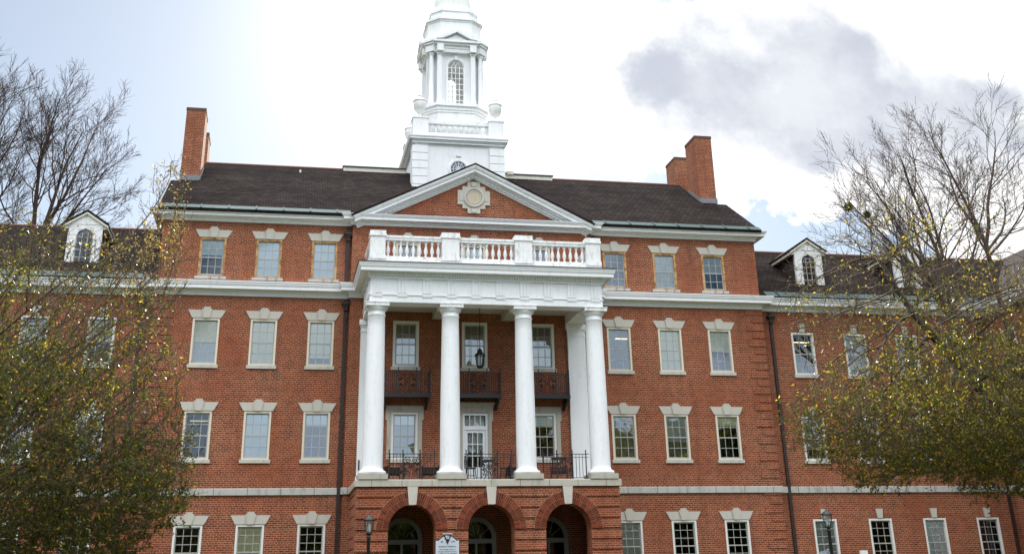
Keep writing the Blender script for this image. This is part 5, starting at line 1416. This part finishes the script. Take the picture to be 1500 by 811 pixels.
# ================================================================== furniture on the terrace
WICKER = plain_mat('dark_wicker', (.030, .014, .014), .7, var=.5, scale=30)
ZT = 6.388
def bistro_chair(loc, rz, label):
    t = tag(empty('bistro_chair', loc, rz), label, 'chair', 'iron bistro chairs on the terrace')
    m_ = MB(); m_.lathe([(.24, .55), (.25, .565), (.24, .585)], 0, 0, 20); obj('seat', m_, IRON, t)
    for a, back in ((.7, 0), (-.7, 0), (PI - .7, 1), (PI + .7, 1)):
        m_ = MB(); x, y = .2 * math.cos(a), .2 * math.sin(a); m_.tube([(x, y, .56), (x * 1.15, y * 1.15, .3), (x * 1.5, y * 1.4, 0)], .018, 6); obj('leg', m_, IRON, t)
    m_ = MB(); pts = [(-.24 - .05 * math.sin(PI * i / 16), -.20 * math.cos(PI * i / 16), .56 + .56 * math.sin(PI * i / 16)) for i in range(17)]; m_.tube(pts, .018, 6)
    pts = [(-.25 - .03 * math.sin(PI * i / 16), -.10 * math.cos(PI * i / 16), .56 + .40 * math.sin(PI * i / 16)) for i in range(17)]; m_.tube(pts, .012, 5)
    for r in (.09, .055):
        m_.tube([(-.275, r * math.cos(2 * PI * i / 14), .80 + r * math.sin(2 * PI * i / 14)) for i in range(15)], .011, 4)
    m_.tube([(-.285, 0, .96), (-.29, 0, 1.12)], .012, 4); obj('backrest', m_, IRON, t)
    m_ = MB(); m_.tube([(.19 * math.cos(2 * PI * i / 20), .19 * math.sin(2 * PI * i / 20), .25) for i in range(21)], .011, 4); obj('stretcher', m_, IRON, t)
bistro_chair((-.72, -3.35, ZT), .15, 'iron bistro chair left of the round table on the terrace')
bistro_chair((.86, -3.35, ZT), PI - .1, 'iron bistro chair right of the round table on the terrace')
t = tag(empty('bistro_table', (.08, -3.4, ZT)), 'round iron bistro table with scrolled legs on the terrace', 'table')
m_ = MB(); m_.lathe([(.30, .86), (.33, .875), (.33, .90), (.30, .91)], 0, 0, 28); obj('table_top', m_, IRON, t)
for k in range(3):
    a = 2 * PI * k / 3 + .4; m_ = MB(); m_.tube([(.22 * math.cos(a), .22 * math.sin(a), .86), (.24 * math.cos(a), .24 * math.sin(a), .7), (.06 * math.cos(a), .06 * math.sin(a), .45), (.16 * math.cos(a), .16 * math.sin(a), .2), (.30 * math.cos(a), .30 * math.sin(a), 0)], .017, 6)
    m_.tube([((.15 + .09 * math.cos(b)) * math.cos(a), (.15 + .09 * math.cos(b)) * math.sin(a), .62 + .09 * math.sin(b)) for b in [2 * PI * i / 12 for i in range(13)]], .011, 4); obj('leg', m_, IRON, t)
def wicker_chair(loc, rz, label, rock=False):
    t = tag(empty('rocking_chair' if rock else 'wicker_chair', loc, rz), label, 'chair', None if rock else 'dark wicker chairs on the terrace')
    hb_ = 1.12 if rock else .66
    m_ = MB(); m_.box(-.34, .34, -.32, .30, .34, .46); obj('seat', m_, WICKER, t)
    m_ = MB()
    if rock:
        m_.prism_y([(-.34, 0), (-.28, 0), (-.42, 0), (-.42, 0)], 0, .001) if False else None
        for k in range(6): m_.box(-.30 + .6 * k / 5 - .025, -.30 + .6 * k / 5 + .025, .30, .33, .46, hb_)
        m_.box(-.36, .36, .29, .35, hb_ - .14, hb_); m_.box(-.36, .36, .29, .35, .58, .64)
    else: m_.box(-.36, .36, .301, .38, .30, hb_)
    obj('backrest', m_, WICKER, t)
    for sx in (-1, 1):
        m_ = MB(); a, b = (.341, .40) if sx > 0 else (-.40, -.341); m_.box(a, b, -.34, .38, .60, .65); m_.box(a, b, -.33, -.27, .05, .60); obj('arm', m_, WICKER, t)
        for yy in (-.28, .32):
            m_ = MB(); m_.box(a + .002, b - .002, yy - .025, yy + .025, .0 if not rock else .06, .34); obj('leg', m_, WICKER, t)
        if rock: m_ = MB(); m_.tube([(sx * .37, -.5 + i * .12, .06 + .08 * ((i - 4.5) / 4.5) ** 2 - .03) for i in range(10)], .03, 6); obj('rocker', m_, WICKER, t)
wicker_chair((-4.28, -3.3, ZT), .2, 'dark wicker armchair beside the left end column of the terrace')
wicker_chair((-2.62, -3.3, ZT), -.1, 'dark wicker armchair left of the second column of the terrace')
wicker_chair((1.42, -3.2, ZT), .15, 'dark wicker armchair beside the right bistro chair')
wicker_chair((3.50, -3.2, ZT), -.25, 'dark rocking chair with a tall slatted back on the right of the terrace', True)

# ================================================================== lit tubes behind some panes
def ceiling_light(x, y, z, zc, label, L=.62):
    t = tag(empty('ceiling_light', (x, y, zc)), label, 'lamp', 'lit ceiling lamps behind the window panes')
    m_ = MB(); m_.box(-L - .03, L + .03, -.12, .12, z - zc + .03, z - zc + .10)
    for sx in (-.4, .4): m_.tube([(sx, 0, z - zc + .1), (sx, 0, -.001)], .01, 4)
    obj('housing', m_, PLASTER, t)
    m_ = MB()
    m_.box(-L, L, -.05, .05, z - zc, z - zc + .03); obj('tube', m_, LIT, t)
for x, k in ((-13.5, 'outermost'), (-10.55, 'middle'), (-7.5, 'innermost')):
    for y in (1.7, 3.6):
        ceiling_light(x + .15 * y, y, 9.42 + .139 * y, 11.0, 'lit %s lamp tube behind the %s second storey window left of the portico' % ('front' if y < 2 else 'rear', k))
for y in (1.7, 3.4): ceiling_light(8.2 + .3 * y, y, 13.75 + .21 * y, 15.3, 'lit %s lamp tube behind the third storey window right of the portico' % ('front' if y < 2 else 'rear'))
ceiling_light(19.0, 2.2, 13.75 + .21 * 2.2, 15.3, 'lit lamp tube behind the first upper window of the right wing')
# small white box on the wing wall
mb = MB(); mb.box(20.05, 20.45, Y_W - .12, Y_W - .002, 2.85, 3.28); obj('wall_box', mb, WHITE, B)
